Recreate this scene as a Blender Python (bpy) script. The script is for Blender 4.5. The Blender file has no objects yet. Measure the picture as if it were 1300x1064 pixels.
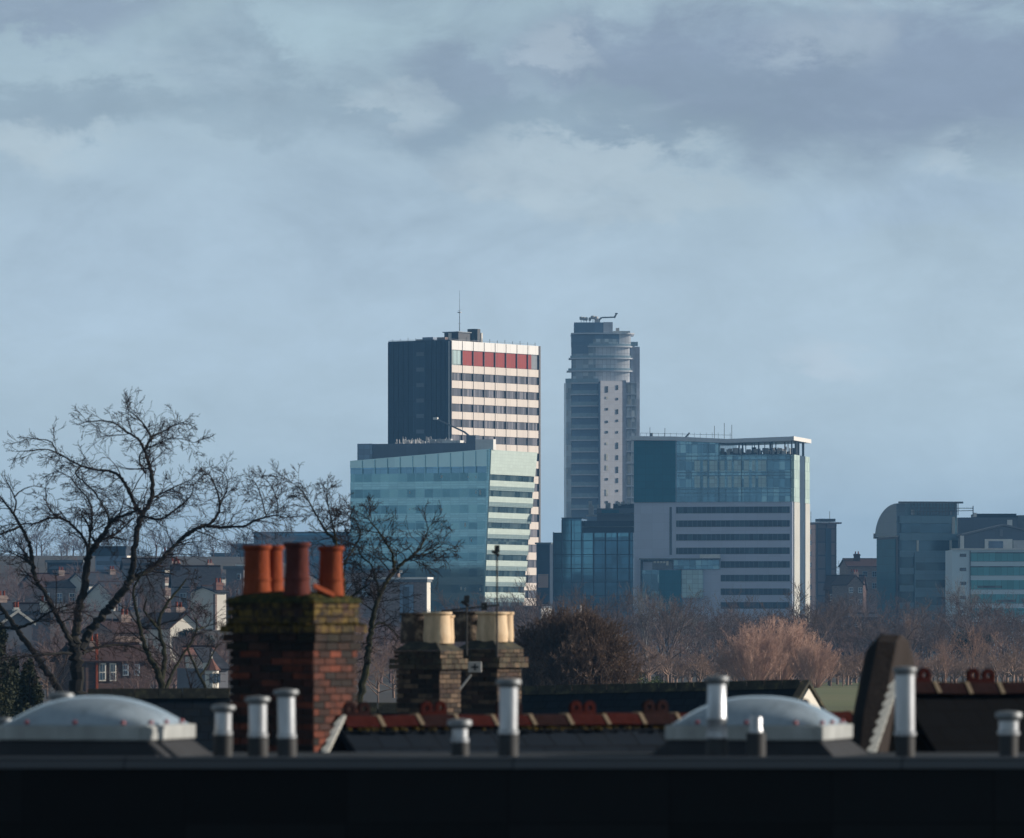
import bpy, bmesh, math, random
import numpy as np
from mathutils import Vector, Matrix
R=math.radians
sc=bpy.context.scene
COL=sc.collection
F=8000.0; CX=650.0; HY=800.0; CH=12.0      # focal length in photo pixels, principal column, horizon row, eye height

def W(px,py,D):                      # a pixel of the survey photograph at a known distance -> world metres
    return Vector(((px-CX)/F*D, D, CH-(py-HY)/F*D))
def zat(py,D): return CH-(py-HY)/F*D

# ------------------------------------------------------------------ scene graph helpers
def tag(o,label=None,cat=None,group=None,kind=None):
    if label: o['label']=label
    if cat: o['category']=cat
    if group: o['group']=group
    if kind: o['kind']=kind
    return o
def empty(name,loc,rz,label,cat,group=None):
    o=bpy.data.objects.new(name,None); COL.objects.link(o)
    o.location=loc; o.rotation_euler=(0,0,rz); o.empty_display_size=.5
    return tag(o,label,cat,group)
def copy_tree(o,parent=None,loc=None,rz=None,scale=None):
    c=o.copy(); COL.objects.link(c); c.parent=parent
    if loc is not None: c.location=loc
    if rz is not None: c.rotation_euler=(0,0,rz)
    if scale is not None: c.scale=scale
    for ch in list(o.children):
        copy_tree(ch,c)
    return c

class MB:
    def __init__(s): s.v=[]; s.f=[]; s.c=[]
    def box(s,x0,x1,y0,y1,z0,z1,col=None):
        b=len(s.v)
        s.v+=[(x0,y0,z0),(x1,y0,z0),(x1,y1,z0),(x0,y1,z0),(x0,y0,z1),(x1,y0,z1),(x1,y1,z1),(x0,y1,z1)]
        s.f+=[tuple(b+i for i in q) for q in ((3,2,1,0),(4,5,6,7),(0,1,5,4),(1,2,6,5),(2,3,7,6),(3,0,4,7))]
        if col is not None: s.c+=[col]*6
        return s
    def prism(s,poly,z0,z1,z1b=None):
        b=len(s.v); n=len(poly)
        s.v+=[(x,y,z0) for x,y in poly]+[(x,y,z1) for x,y in poly]
        s.f+=[tuple(b+i for i in reversed(range(n))),tuple(b+n+i for i in range(n))]
        for i in range(n):
            j=(i+1)%n; s.f.append((b+i,b+j,b+n+j,b+n+i))
        return s
    def loft(s,sections,cap=True):
        b=len(s.v); n=len(sections[0])
        for sec in sections: s.v+=[tuple(p) for p in sec]
        for k in range(len(sections)-1):
            for i in range(n):
                j=(i+1)%n; a=b+k*n
                s.f.append((a+i,a+j,a+n+j,a+n+i))
        if cap:
            s.f.append(tuple(b+i for i in reversed(range(n))))
            s.f.append(tuple(b+(len(sections)-1)*n+i for i in range(n)))
        return s
    def tube(s,p,q,r0,r1=None,n=8):
        if r1 is None: r1=r0
        p=Vector(p); q=Vector(q); d=(q-p)
        if d.length<1e-9: return s
        d.normalize(); a=d.orthogonal().normalized(); c=d.cross(a)
        ring=lambda o,r:[o+(a*math.cos(2*math.pi*i/n)+c*math.sin(2*math.pi*i/n))*r for i in range(n)]
        return s.loft([ring(p,r0),ring(q,r1)])
    def lathe(s,prof,c=(0,0,0),n=32):
        secs=[[(c[0]+r*math.cos(2*math.pi*i/n),c[1]+r*math.sin(2*math.pi*i/n),c[2]+z) for i in range(n)] for r,z in prof]
        return s.loft(secs)
    def quad(s,a,b_,c,d):
        b=len(s.v); s.v+=[tuple(a),tuple(b_),tuple(c),tuple(d)]; s.f.append((b,b+1,b+2,b+3)); return s
    def build(s,name,mat,parent=None,smooth=False,bevel=0,fix=True):
        me=bpy.data.meshes.new(name); me.from_pydata(s.v,[],s.f)
        if s.c and len(s.c)==len(s.f):
            ca=me.color_attributes.new('tint','FLOAT_COLOR','CORNER')
            arr=[]
            for p in me.polygons:
                arr+= list(s.c[p.index])*p.loop_total
            ca.data.foreach_set('color',arr)
        if fix:
            bm=bmesh.new(); bm.from_mesh(me); bmesh.ops.recalc_face_normals(bm,faces=bm.faces); bm.to_mesh(me); bm.free()
        if mat: me.materials.append(mat)
        o=bpy.data.objects.new(name,me); COL.objects.link(o)
        if parent: o.parent=parent
        if smooth:
            me.polygons.foreach_set('use_smooth',[True]*len(me.polygons))
            try: me.set_sharp_from_angle(angle=R(40))
            except Exception: pass
        if bevel:
            m=o.modifiers.new('b','BEVEL'); m.width=bevel; m.segments=2; m.limit_method='ANGLE'
        me.update()
        return o

# ------------------------------------------------------------------ materials
def newmat(name):
    m=bpy.data.materials.new(name); m.use_nodes=True
    nt=m.node_tree; b=nt.nodes['Principled BSDF']; return m,nt,b
def N(nt,t,**kw):
    n=nt.nodes.new(t)
    for k,v in kw.items():
        try: setattr(n,k,v)
        except Exception: pass
    return n
def setin(n,**kw):
    for k,v in kw.items(): n.inputs[k.replace('_',' ')].default_value=v
def ramp(nt,src,stops):
    r=nt.nodes.new('ShaderNodeValToRGB'); cr=r.color_ramp
    while len(cr.elements)>1: cr.elements.remove(cr.elements[-1])
    cr.elements[0].position=stops[0][0]; cr.elements[0].color=(*stops[0][1],1)
    for p,c in stops[1:]:
        e=cr.elements.new(p); e.color=(*c,1)
    nt.links.new(src,r.inputs[0]); return r
def mul(c,k): return tuple(x*k for x in c)
def solid(name,c,rough=.7,var=.25,scale=1.5,metal=0,spec=.5,bump=0,c2=None,coat=0,stretch=(1,1,1)):
    m,nt,b=newmat(name)
    tc=N(nt,'ShaderNodeTexCoord'); mp=N(nt,'ShaderNodeMapping'); mp.inputs['Scale'].default_value=stretch
    nt.links.new(tc.outputs['Object'],mp.inputs[0])
    no=N(nt,'ShaderNodeTexNoise'); setin(no,Scale=scale,Detail=6.0,Roughness=.65)
    nt.links.new(mp.outputs[0],no.inputs['Vector'])
    hi=c2 if c2 else mul(c,1+var)
    r=ramp(nt,no.outputs['Fac'],[(.3,mul(c,1-var)),(.52,c),(.72,hi)])
    nt.links.new(r.outputs[0],b.inputs['Base Color'])
    setin(b,Roughness=rough,Metallic=metal); b.inputs['Specular IOR Level'].default_value=spec
    if coat: b.inputs['Coat Weight'].default_value=coat
    if bump:
        bp=N(nt,'ShaderNodeBump'); setin(bp,Strength=bump,Distance=.02)
        no2=N(nt,'ShaderNodeTexNoise'); setin(no2,Scale=scale*8,Detail=5.0)
        nt.links.new(mp.outputs[0],no2.inputs['Vector']); nt.links.new(no2.outputs['Fac'],bp.inputs['Height'])
        nt.links.new(bp.outputs[0],b.inputs['Normal'])
    return m
def panel(name,c,pw,ph,var=.35,line=None,lw=.06,rough=.15,metal=.0,spec=.8,hvar=0,sat=None,soft=.25,seed=0.,lz=None):
    """cladding or glazing in pw x ph metre panels on walls in the object's own x/y/z, each panel a little different, joints between"""
    m,nt,b=newmat(name)
    L=nt.links.new
    tc=N(nt,'ShaderNodeTexCoord'); sx=N(nt,'ShaderNodeSeparateXYZ'); L(tc.outputs['Object'],sx.inputs[0])
    ad=N(nt,'ShaderNodeMath',operation='ADD'); L(sx.outputs[0],ad.inputs[0]); L(sx.outputs[1],ad.inputs[1])
    def sc_(src,k,off=0.):
        q=N(nt,'ShaderNodeMath',operation='MULTIPLY_ADD'); L(src,q.inputs[0]); q.inputs[1].default_value=k; q.inputs[2].default_value=off; return q
    u=sc_(ad.outputs[0],1/pw,seed); v=sc_(sx.outputs[2],1/ph,seed*.7)
    fu=N(nt,'ShaderNodeMath',operation='FLOOR'); L(u.outputs[0],fu.inputs[0])
    fv=N(nt,'ShaderNodeMath',operation='FLOOR'); L(v.outputs[0],fv.inputs[0])
    cb=N(nt,'ShaderNodeCombineXYZ'); L(fu.outputs[0],cb.inputs[0]); L(fv.outputs[0],cb.inputs[1])
    wn=N(nt,'ShaderNodeTexWhiteNoise'); wn.noise_dimensions='3D'; L(cb.outputs[0],wn.inputs['Vector'])
    no=N(nt,'ShaderNodeTexNoise'); setin(no,Scale=.12,Detail=4.0); L(tc.outputs['Object'],no.inputs['Vector'])
    mx=N(nt,'ShaderNodeMath',operation='MULTIPLY_ADD'); L(no.outputs['Fac'],mx.inputs[0]); mx.inputs[1].default_value=soft*2; mx.inputs[2].default_value=-soft
    sm=N(nt,'ShaderNodeMath',operation='ADD'); L(wn.outputs['Value'],sm.inputs[0]); L(mx.outputs[0],sm.inputs[1])
    hi=sat if sat else mul(c,1+var)
    r=ramp(nt,sm.outputs[0],[(.0,mul(c,1-var)),(.5,c),(1.,hi)])
    out=r.outputs[0]
    if line is not None:
        def edge(src,w):
            fr=N(nt,'ShaderNodeMath',operation='FRACT'); L(src.outputs[0],fr.inputs[0])
            lt=N(nt,'ShaderNodeMath',operation='LESS_THAN'); L(fr.outputs[0],lt.inputs[0]); lt.inputs[1].default_value=w; return lt
        e1=edge(u,lw/pw); e2=edge(v,(lz if lz else lw)/ph)
        mm=N(nt,'ShaderNodeMath',operation='MAXIMUM'); L(e1.outputs[0],mm.inputs[0]); L(e2.outputs[0],mm.inputs[1])
        mi=N(nt,'ShaderNodeMix'); mi.data_type='RGBA'; L(mm.outputs[0],mi.inputs[0]); L(out,mi.inputs[6]); mi.inputs[7].default_value=(*line,1)
        out=mi.outputs[2]
    L(out,b.inputs['Base Color']); setin(b,Roughness=rough,Metallic=metal); b.inputs['Specular IOR Level'].default_value=spec
    # panes never sit perfectly true: tiny tilt per pane breaks up what they mirror
    if metal>0:
        bp=N(nt,'ShaderNodeBump'); setin(bp,Strength=.25,Distance=.05)
        n2=N(nt,'ShaderNodeTexNoise'); setin(n2,Scale=.5,Detail=2.0); L(tc.outputs['Object'],n2.inputs['Vector'])
        L(n2.outputs['Fac'],bp.inputs['Height']); L(bp.outputs[0],b.inputs['Normal'])
    return m
def slates(name,c,row=.2,wid=.3,moss=None,rough=.6):
    m,nt,b=newmat(name); L=nt.links.new
    tc=N(nt,'ShaderNodeTexCoord'); br=N(nt,'ShaderNodeTexBrick')
    mp=N(nt,'ShaderNodeMapping'); L(tc.outputs['UV'],mp.inputs[0])
    L(mp.outputs[0],br.inputs['Vector'])
    setin(br,Scale=1.0); br.inputs['Brick Width'].default_value=wid; br.inputs['Row Height'].default_value=row; br.inputs['Mortar Size'].default_value=.012
    br.inputs['Color1'].default_value=(*mul(c,.88),1); br.inputs['Color2'].default_value=(*mul(c,1.14),1); br.inputs['Mortar'].default_value=(*mul(c,.55),1)
    no=N(nt,'ShaderNodeTexNoise'); setin(no,Scale=1.6,Detail=7.0,Roughness=.7); L(tc.outputs['Object'],no.inputs['Vector'])
    r=ramp(nt,no.outputs['Fac'],[(.52,(0,0,0)),(.7,(1,1,1))])
    mi=N(nt,'ShaderNodeMix'); mi.data_type='RGBA'; L(r.outputs[0],mi.inputs[0]); L(br.outputs['Color'],mi.inputs[6]); mi.inputs[7].default_value=(*(moss or mul(c,1.5)),1)
    L(mi.outputs[2],b.inputs['Base Color']); setin(b,Roughness=rough)
    b.inputs['Specular IOR Level'].default_value=.08
    bp=N(nt,'ShaderNodeBump'); setin(bp,Strength=.6,Distance=.01); L(br.outputs['Fac'],bp.inputs['Height']); bp.invert=True; L(bp.outputs[0],b.inputs['Normal'])
    return m
def tinted(name,rough=.85,moss=None,mossz=None,bump=.5,spec=.3):
    """bricks: colour of each brick from its own attribute, soot noise over it, moss where it grows"""
    m,nt,b=newmat(name); L=nt.links.new
    at=N(nt,'ShaderNodeVertexColor'); at.layer_name='tint'
    tc=N(nt,'ShaderNodeTexCoord'); no=N(nt,'ShaderNodeTexNoise'); setin(no,Scale=5.,Detail=8.,Roughness=.7); L(tc.outputs['Object'],no.inputs['Vector'])
    r=ramp(nt,no.outputs['Fac'],[(.35,(.35,.35,.38)),(.55,(1,1,1)),(.7,(1.25,1.2,1.1))])
    mi=N(nt,'ShaderNodeMix'); mi.data_type='RGBA'; mi.blend_type='MULTIPLY'; mi.inputs[0].default_value=1.
    L(at.outputs['Color'],mi.inputs[6]); L(r.outputs[0],mi.inputs[7]); out=mi.outputs[2]
    if moss:
        n2=N(nt,'ShaderNodeTexNoise'); setin(n2,Scale=9.,Detail=9.,Roughness=.75); L(tc.outputs['Object'],n2.inputs['Vector'])
        r2=ramp(nt,n2.outputs['Fac'],[(.45,(0,0,0)),(.6,(1,1,1))])
        m2=N(nt,'ShaderNodeMix'); m2.data_type='RGBA'; L(r2.outputs[0],m2.inputs[0]); L(out,m2.inputs[6]); m2.inputs[7].default_value=(*moss,1); out=m2.outputs[2]
    L(out,b.inputs['Base Color']); setin(b,Roughness=rough); b.inputs['Specular IOR Level'].default_value=spec
    bp=N(nt,'ShaderNodeBump'); setin(bp,Strength=bump,Distance=.01); n3=N(nt,'ShaderNodeTexNoise'); setin(n3,Scale=40.,Detail=5.); L(tc.outputs['Object'],n3.inputs['Vector'])
    L(n3.outputs['Fac'],bp.inputs['Height']); L(bp.outputs[0],b.inputs['Normal'])
    return m
def bark(name,c,c2,scale=3.):
    return solid(name,c,rough=.95,var=.35,scale=scale,c2=c2,spec=.15)

M={}
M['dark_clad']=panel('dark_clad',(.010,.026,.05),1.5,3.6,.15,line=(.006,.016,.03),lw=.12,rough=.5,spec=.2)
M['grey_clad']=panel('grey_clad',(.022,.045,.075),1.6,3.6,.2,line=(.012,.024,.045),lw=.1,rough=.5,spec=.2)
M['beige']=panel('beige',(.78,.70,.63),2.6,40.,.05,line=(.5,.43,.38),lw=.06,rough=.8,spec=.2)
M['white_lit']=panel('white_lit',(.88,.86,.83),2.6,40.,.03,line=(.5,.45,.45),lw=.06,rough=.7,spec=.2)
M['tower_glass']=panel('tower_glass',(.07,.075,.10),.66,3.6,.55,sat=(.22,.21,.24),line=(.03,.03,.04),lw=.1,rough=.3,spec=.4)
M['red_blind']=panel('red_blind',(.30,.030,.016),.9,6.,.08,line=(.2,.025,.016),lw=.07,rough=.6,spec=.2)
M['teal_blind']=panel('teal_blind',(.30,.42,.42),.55,6.,.45,line=(.08,.12,.13),lw=.12,rough=.3)
M['grey_blind']=panel('grey_blind',(.16,.18,.2),.6,6.,.3,line=(.06,.06,.08),lw=.1,rough=.3)
M['brown_frame']=solid('brown_frame',(.035,.025,.025),rough=.5)
M['office_glass']=panel('office_glass',(.15,.27,.34),2.1,1.2,.15,line=(.09,.17,.22),lw=.1,rough=.1,metal=.9,soft=.2)
M['office_glass_dark']=panel('office_glass_dark',(.11,.225,.25),2.1,4.0,.3,sat=(.21,.36,.36),line=(.17,.29,.32),lw=.12,rough=.1,metal=.9,soft=.3)
M['office_spandrel']=panel('office_spandrel',(.26,.42,.43),2.1,.52,.10,line=(.16,.28,.31),lw=.08,rough=.12,metal=.85,soft=.2)
M['screen_glass']=panel('screen_glass',(.42,.58,.57),5.4,4.,.06,rough=.12,metal=.5,soft=.2)
M['pale_green']=panel('pale_green',(.56,.66,.61),1.35,.7,.05,line=(.45,.55,.51),lw=.06,rough=.3,soft=.12)
M['louvre']=panel('louvre',(.27,.36,.36),1.35,.32,.08,line=(.15,.22,.24),lw=.1,rough=.3,soft=.15)
M['pale_dark']=panel('pale_dark',(.03,.06,.075),1.35,3.,.4,sat=(.09,.13,.14),line=(.05,.1,.11),lw=.08,rough=.2)
M['office_box']=panel('office_box',(.035,.06,.1),3.,3.,.15,line=(.025,.045,.075),lw=.1,rough=.4)
M['lightgrid']=panel('lightgrid',(.13,.22,.33),1.4,1.1,.2,line=(.08,.13,.2),lw=.1,rough=.3)
M['white']=solid('white',(.75,.74,.71),rough=.6,var=.08)
M['offwhite']=solid('offwhite',(.5,.5,.5),rough=.7,var=.15)
M['metal_grey']=solid('metal_grey',(.12,.14,.16),rough=.5,metal=.3)
M['dark']=solid('dark',(.02,.022,.027),rough=.6)
M['round_glass']=panel('round_glass',(.32,.39,.45),1.1,2.9,.35,sat=(.56,.61,.63),line=(.34,.39,.43),lw=.1,rough=.3,metal=.1,soft=.5)
M['round_light']=panel('round_light',(.66,.68,.72),1.1,2.9,.12,line=(.4,.42,.47),lw=.1,rough=.4,soft=.2)
M['round_clad']=panel('round_clad',(.13,.21,.31),2.2,2.9,.10,line=(.09,.16,.24),lw=.06,rough=.5)
M['round_clad_grey']=panel('round_clad_grey',(.36,.39,.46),1.2,2.9,.12,line=(.28,.3,.36),lw=.06,rough=.5)
M['slab']=solid('slab',(.62,.65,.70),rough=.6,var=.08)
M['panel_white']=panel('panel_white',(.56,.57,.62),1.8,1.45,.06,line=(.44,.44,.48),lw=.05,rough=.6)
M['win_dark']=panel('win_dark',(.03,.04,.055),1.,1.5,.5,rough=.2)
M['win_pale']=solid('win_pale',(.55,.55,.5),rough=.3,var=.2)
M['frost']=solid('frost',(.26,.36,.42),rough=.3,var=.2,metal=.1)
M['teal_dark']=panel('teal_dark',(.006,.14,.20),1.9,1.5,.08,line=(.004,.10,.14),lw=.08,rough=.5,spec=.12)
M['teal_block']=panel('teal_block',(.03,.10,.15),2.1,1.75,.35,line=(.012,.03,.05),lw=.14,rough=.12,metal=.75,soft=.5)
M['teal_block_sky']=panel('teal_block_sky',(.10,.27,.34),2.1,1.75,.15,line=(.03,.08,.12),lw=.16,rough=.12,metal=.75,soft=.15)
M['lilac']=panel('lilac',(.56,.60,.73),2.6,1.9,.04,line=(.49,.53,.65),lw=.06,rough=.6,spec=.2)
M['strip_glass']=panel('strip_glass',(.012,.03,.05),1.05,3.,.35,sat=(.04,.08,.11),line=(.12,.15,.21),lw=.09,rough=.35,spec=.3)
M['curtain']=panel('curtain',(.11,.23,.30),1.3,1.9,.35,sat=(.24,.40,.44),line=(.06,.12,.16),lw=.09,rough=.14,metal=.7,soft=.5)
M['blinds_lit']=panel('blinds_lit',(.46,.64,.66),1.3,1.,.15,line=(.22,.36,.42),lw=.08,rough=.4)
M['green_lit']=panel('green_lit',(.5,.62,.52),1.2,2.,.25,line=(.3,.4,.35),lw=.1,rough=.3)
M['stone_lit']=solid('stone_lit',(.5,.5,.46),rough=.7,var=.08,scale=.3)
M['brown_brick']=panel('brown_brick',(.62,.38,.29),3.,3.4,.08,line=(.42,.26,.2),lw=.12,rough=.8)
M['navy']=panel('navy',(.010,.020,.038),2.4,3.4,.2,line=(.018,.03,.05),lw=.2,rough=.5,spec=.2)
M['umber']=panel('umber',(.13,.085,.075),2.4,3.4,.3,line=(.06,.045,.045),lw=.4,rough=.6,spec=.2)
M['barrel']=panel('barrel',(.075,.145,.205),3.,2.,.1,line=(.05,.11,.16),lw=.08,rough=.45)
M['b7_glass']=panel('b7_glass',(.022,.075,.11),2.,3.6,.25,line=(.04,.10,.14),lw=.1,rough=.15,metal=.4,soft=.4)
M['b7_band']=panel('b7_band',(.10,.21,.28),2.,1.6,.10,line=(.07,.16,.21),lw=.06,rough=.4)
M['b8_white']=panel('b8_white',(.66,.80,.86),2.3,20.,.03,rough=.6)
M['b8_glass']=panel('b8_glass',(.13,.40,.43),1.1,3.,.15,line=(.08,.25,.28),lw=.08,rough=.4,soft=.4,spec=.3)
M['b8_low']=panel('b8_low',(.02,.05,.06),1.1,3.,.8,sat=(.1,.2,.2),rough=.3)
M['brick_house']=panel('brick_house',(.10,.06,.052),.45,.15,.25,line=(.08,.06,.055),lw=.03,rough=.9,spec=.2)
M['brick_pale']=panel('brick_pale',(.30,.22,.19),.45,.15,.2,line=(.2,.17,.15),lw=.03,rough=.9,spec=.2)
M['render_white']=solid('render_white',(.72,.69,.62),rough=.8,var=.08,scale=.6)
M['render_grey']=solid('render_grey',(.16,.17,.2),rough=.8,var=.15,scale=.6)
M['render_blue']=solid('render_blue',(.20,.27,.38),rough=.6,var=.12,scale=.3)
M['slate_far']=slates('slate_far',(.05,.055,.07),.25,.35)
M['tile_far']=slates('tile_far',(.085,.05,.045),.25,.3,moss=(.06,.045,.04))
M['tile_pink']=slates('tile_pink',(.34,.17,.14),.25,.3,moss=(.2,.13,.1))
M['frame_pale']=solid('frame_pale',(.3,.36,.42),rough=.6,var=.1)
M['frame_white']=solid('frame_white',(.75,.73,.7),rough=.5,var=.05)
M['glass_far']=solid('glass_far',(.07,.1,.14),rough=.1,var=.4,metal=.5,scale=.4)
M['slate_near']=slates('slate_near',(.010,.017,.028),.20,.28,moss=(.013,.020,.03),rough=.9)
M['slate_mid']=slates('slate_mid',(.012,.019,.028),.20,.28,moss=(.018,.022,.024),rough=.9)
M['slate_black']=slates('slate_black',(.003,.004,.006),.20,.28,moss=(.005,.006,.008),rough=.95)
M['ridge_red']=solid('ridge_red',(.045,.010,.009),rough=.95,var=.35,scale=9,c2=(.05,.016,.013),bump=.4,spec=.05)
M['ridge_dark']=solid('ridge_dark',(.02,.009,.010),rough=.95,var=.4,scale=9,bump=.4,spec=.08)
M['ridge_moss']=solid('ridge_moss',(.035,.035,.028),rough=.95,var=.5,scale=6,c2=(.11,.10,.05),bump=.5)
M['mortar']=solid('mortar',(.24,.19,.13),rough=.95,var=.25,scale=20,bump=.5)
M['mortar_white']=solid('mortar_white',(.6,.6,.56),rough=.9,var=.2,scale=20,bump=.5)
M['moss']=solid('moss',(.06,.045,.012),rough=1,var=.6,scale=14,c2=(.15,.10,.02),bump=1.,spec=.1)
M['moss_green']=solid('moss_green',(.045,.05,.022),rough=1,var=.5,scale=12,c2=(.18,.12,.025),bump=1.,spec=.1)
M['brick']=tinted('brick')
M['brick_moss']=tinted('brick_moss',moss=(.14,.095,.018))
M['brick_lichen']=tinted('brick_lichen',moss=(.07,.062,.042))
M['joint']=solid('joint',(.035,.028,.024),rough=.95,var=.3,scale=15,bump=.5)
M['terracotta']=solid('terracotta',(.25,.056,.024),rough=.9,var=.45,scale=4.5,c2=(.33,.09,.04),bump=.35,stretch=(1,1,.5),spec=.12)
M['terracotta_dark']=solid('terracotta_dark',(.11,.033,.028),rough=.9,var=.45,scale=4.5,bump=.35,spec=.12,stretch=(1,1,.5))
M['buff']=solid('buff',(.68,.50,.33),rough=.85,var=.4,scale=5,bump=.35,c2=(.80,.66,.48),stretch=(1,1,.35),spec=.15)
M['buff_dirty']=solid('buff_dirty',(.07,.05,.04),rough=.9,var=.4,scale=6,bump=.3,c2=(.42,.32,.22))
M['lead_brown']=solid('lead_brown',(.03,.024,.023),rough=.9,var=.2,scale=3,bump=.4,spec=.15)
M['lead_shade']=solid('lead_shade',(.008,.010,.013),rough=.9,var=.2,scale=3,bump=.4,spec=.1)
M['galv']=solid('galv',(.50,.53,.57),rough=.4,var=.3,scale=9,metal=.7,stretch=(1,1,.18),bump=.05)
M['galv_dull']=solid('galv_dull',(.22,.24,.26),rough=.55,var=.2,scale=9,metal=.5)
M['sleeve']=solid('sleeve',(.03,.034,.04),rough=.7,var=.25,scale=10)
M['felt']=solid('felt',(.035,.042,.052),rough=.95,var=.2,scale=2.5,bump=.3,spec=.1)
M['trim']=panel('trim',(.085,.098,.12),2.4,50.,.12,line=(.03,.035,.045),lw=.012,rough=.6,soft=.6,spec=.3)
M['wall_black']=panel('wall_black',(.008,.009,.011),1.0,.9,.35,line=(.004,.004,.005),lw=.012,rough=.85,spec=.15,soft=.5)
M['sky_frame']=solid('sky_frame',(.36,.38,.38),rough=.5,var=.3,scale=5,stretch=(1,1,.4))
M['kerb_dark']=solid('kerb_dark',(.02,.024,.03),rough=.7,var=.2,scale=5)
M['kerb_side']=solid('kerb_side',(.035,.038,.045),rough=.8,var=.15,scale=5,spec=.2)
M['bolt_red']=solid('bolt_red',(.25,.02,.05),rough=.4,var=.1)
M['aerial']=solid('aerial',(.03,.028,.028),rough=.5,metal=.3)
m,nt,b=newmat('dome'); b.inputs['Base Color'].default_value=(.42,.52,.62,1); b.inputs['Roughness'].default_value=.16
b.inputs['Coat Weight'].default_value=.8; b.inputs['Coat Roughness'].default_value=.06; b.inputs['Specular IOR Level'].default_value=.7
b.inputs['Transmission Weight'].default_value=.25; b.inputs['IOR'].default_value=1.3
_t=N(nt,'ShaderNodeTexCoord'); _m=N(nt,'ShaderNodeTexNoise'); setin(_m,Scale=6.,Detail=9.,Roughness=.75); nt.links.new(_t.outputs['Object'],_m.inputs['Vector']); _q=ramp(nt,_m.outputs['Fac'],[(.35,(.26,.32,.37)),(.5,(.42,.52,.62)),(.7,(.50,.60,.70))]); nt.links.new(_q.outputs[0],b.inputs['Base Color'])
_n=N(nt,'ShaderNodeTexNoise'); setin(_n,Scale=3.,Detail=4.); _r=ramp(nt,_n.outputs['Fac'],[(.35,(.05,.05,.05)),(.7,(.22,.22,.22))]); nt.links.new(_r.outputs[0],b.inputs['Roughness'])
M['dome']=m
M['bark_near']=bark('bark_near',(.022,.022,.022),(.045,.042,.032))
M['twig_near']=bark('twig_near',(.03,.023,.024),(.045,.034,.032))
M['bark_mossy']=bark('bark_mossy',(.028,.03,.02),(.06,.062,.03))
M['wood_dark']=bark('wood_dark',(0.12, 0.09, 0.085),(0.19, 0.14, 0.12),.25)
M['wood_brown']=bark('wood_brown',(0.27, 0.185, 0.145),(0.36, 0.24, 0.18),.25)
M['wood_purple']=bark('wood_purple',(0.19, 0.13, 0.12),(0.26, 0.17, 0.15),.25)
M['wood_pink']=bark('wood_pink',(0.5, 0.32, 0.25),(0.62, 0.42, 0.33),.25)
M['wood_tan']=bark('wood_tan',(0.32, 0.2, 0.15),(0.4, 0.26, 0.18),.3)
M['wood_grey']=bark('wood_grey',(0.2, 0.19, 0.18),(0.27, 0.25, 0.22),.25)
M['bush_dark']=bark('bush_dark',(.13,.09,.07),(.40,.28,.22),1.2)
M['bush_leaf']=solid('bush_leaf',(.028,.026,.014),rough=.8,var=.5,scale=1.,c2=(.06,.05,.025))
M['conifer']=solid('conifer',(.02,.03,.014),rough=.9,var=.5,scale=1.2,c2=(.07,.07,.02))
M['evergreen']=solid('evergreen',(.018,.035,.03),rough=.9,var=.4,scale=.5,c2=(.04,.06,.04))
M['hedge']=solid('hedge',(.07,.10,.02),rough=.9,var=.5,scale=.5,c2=(.15,.18,.04))

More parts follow.
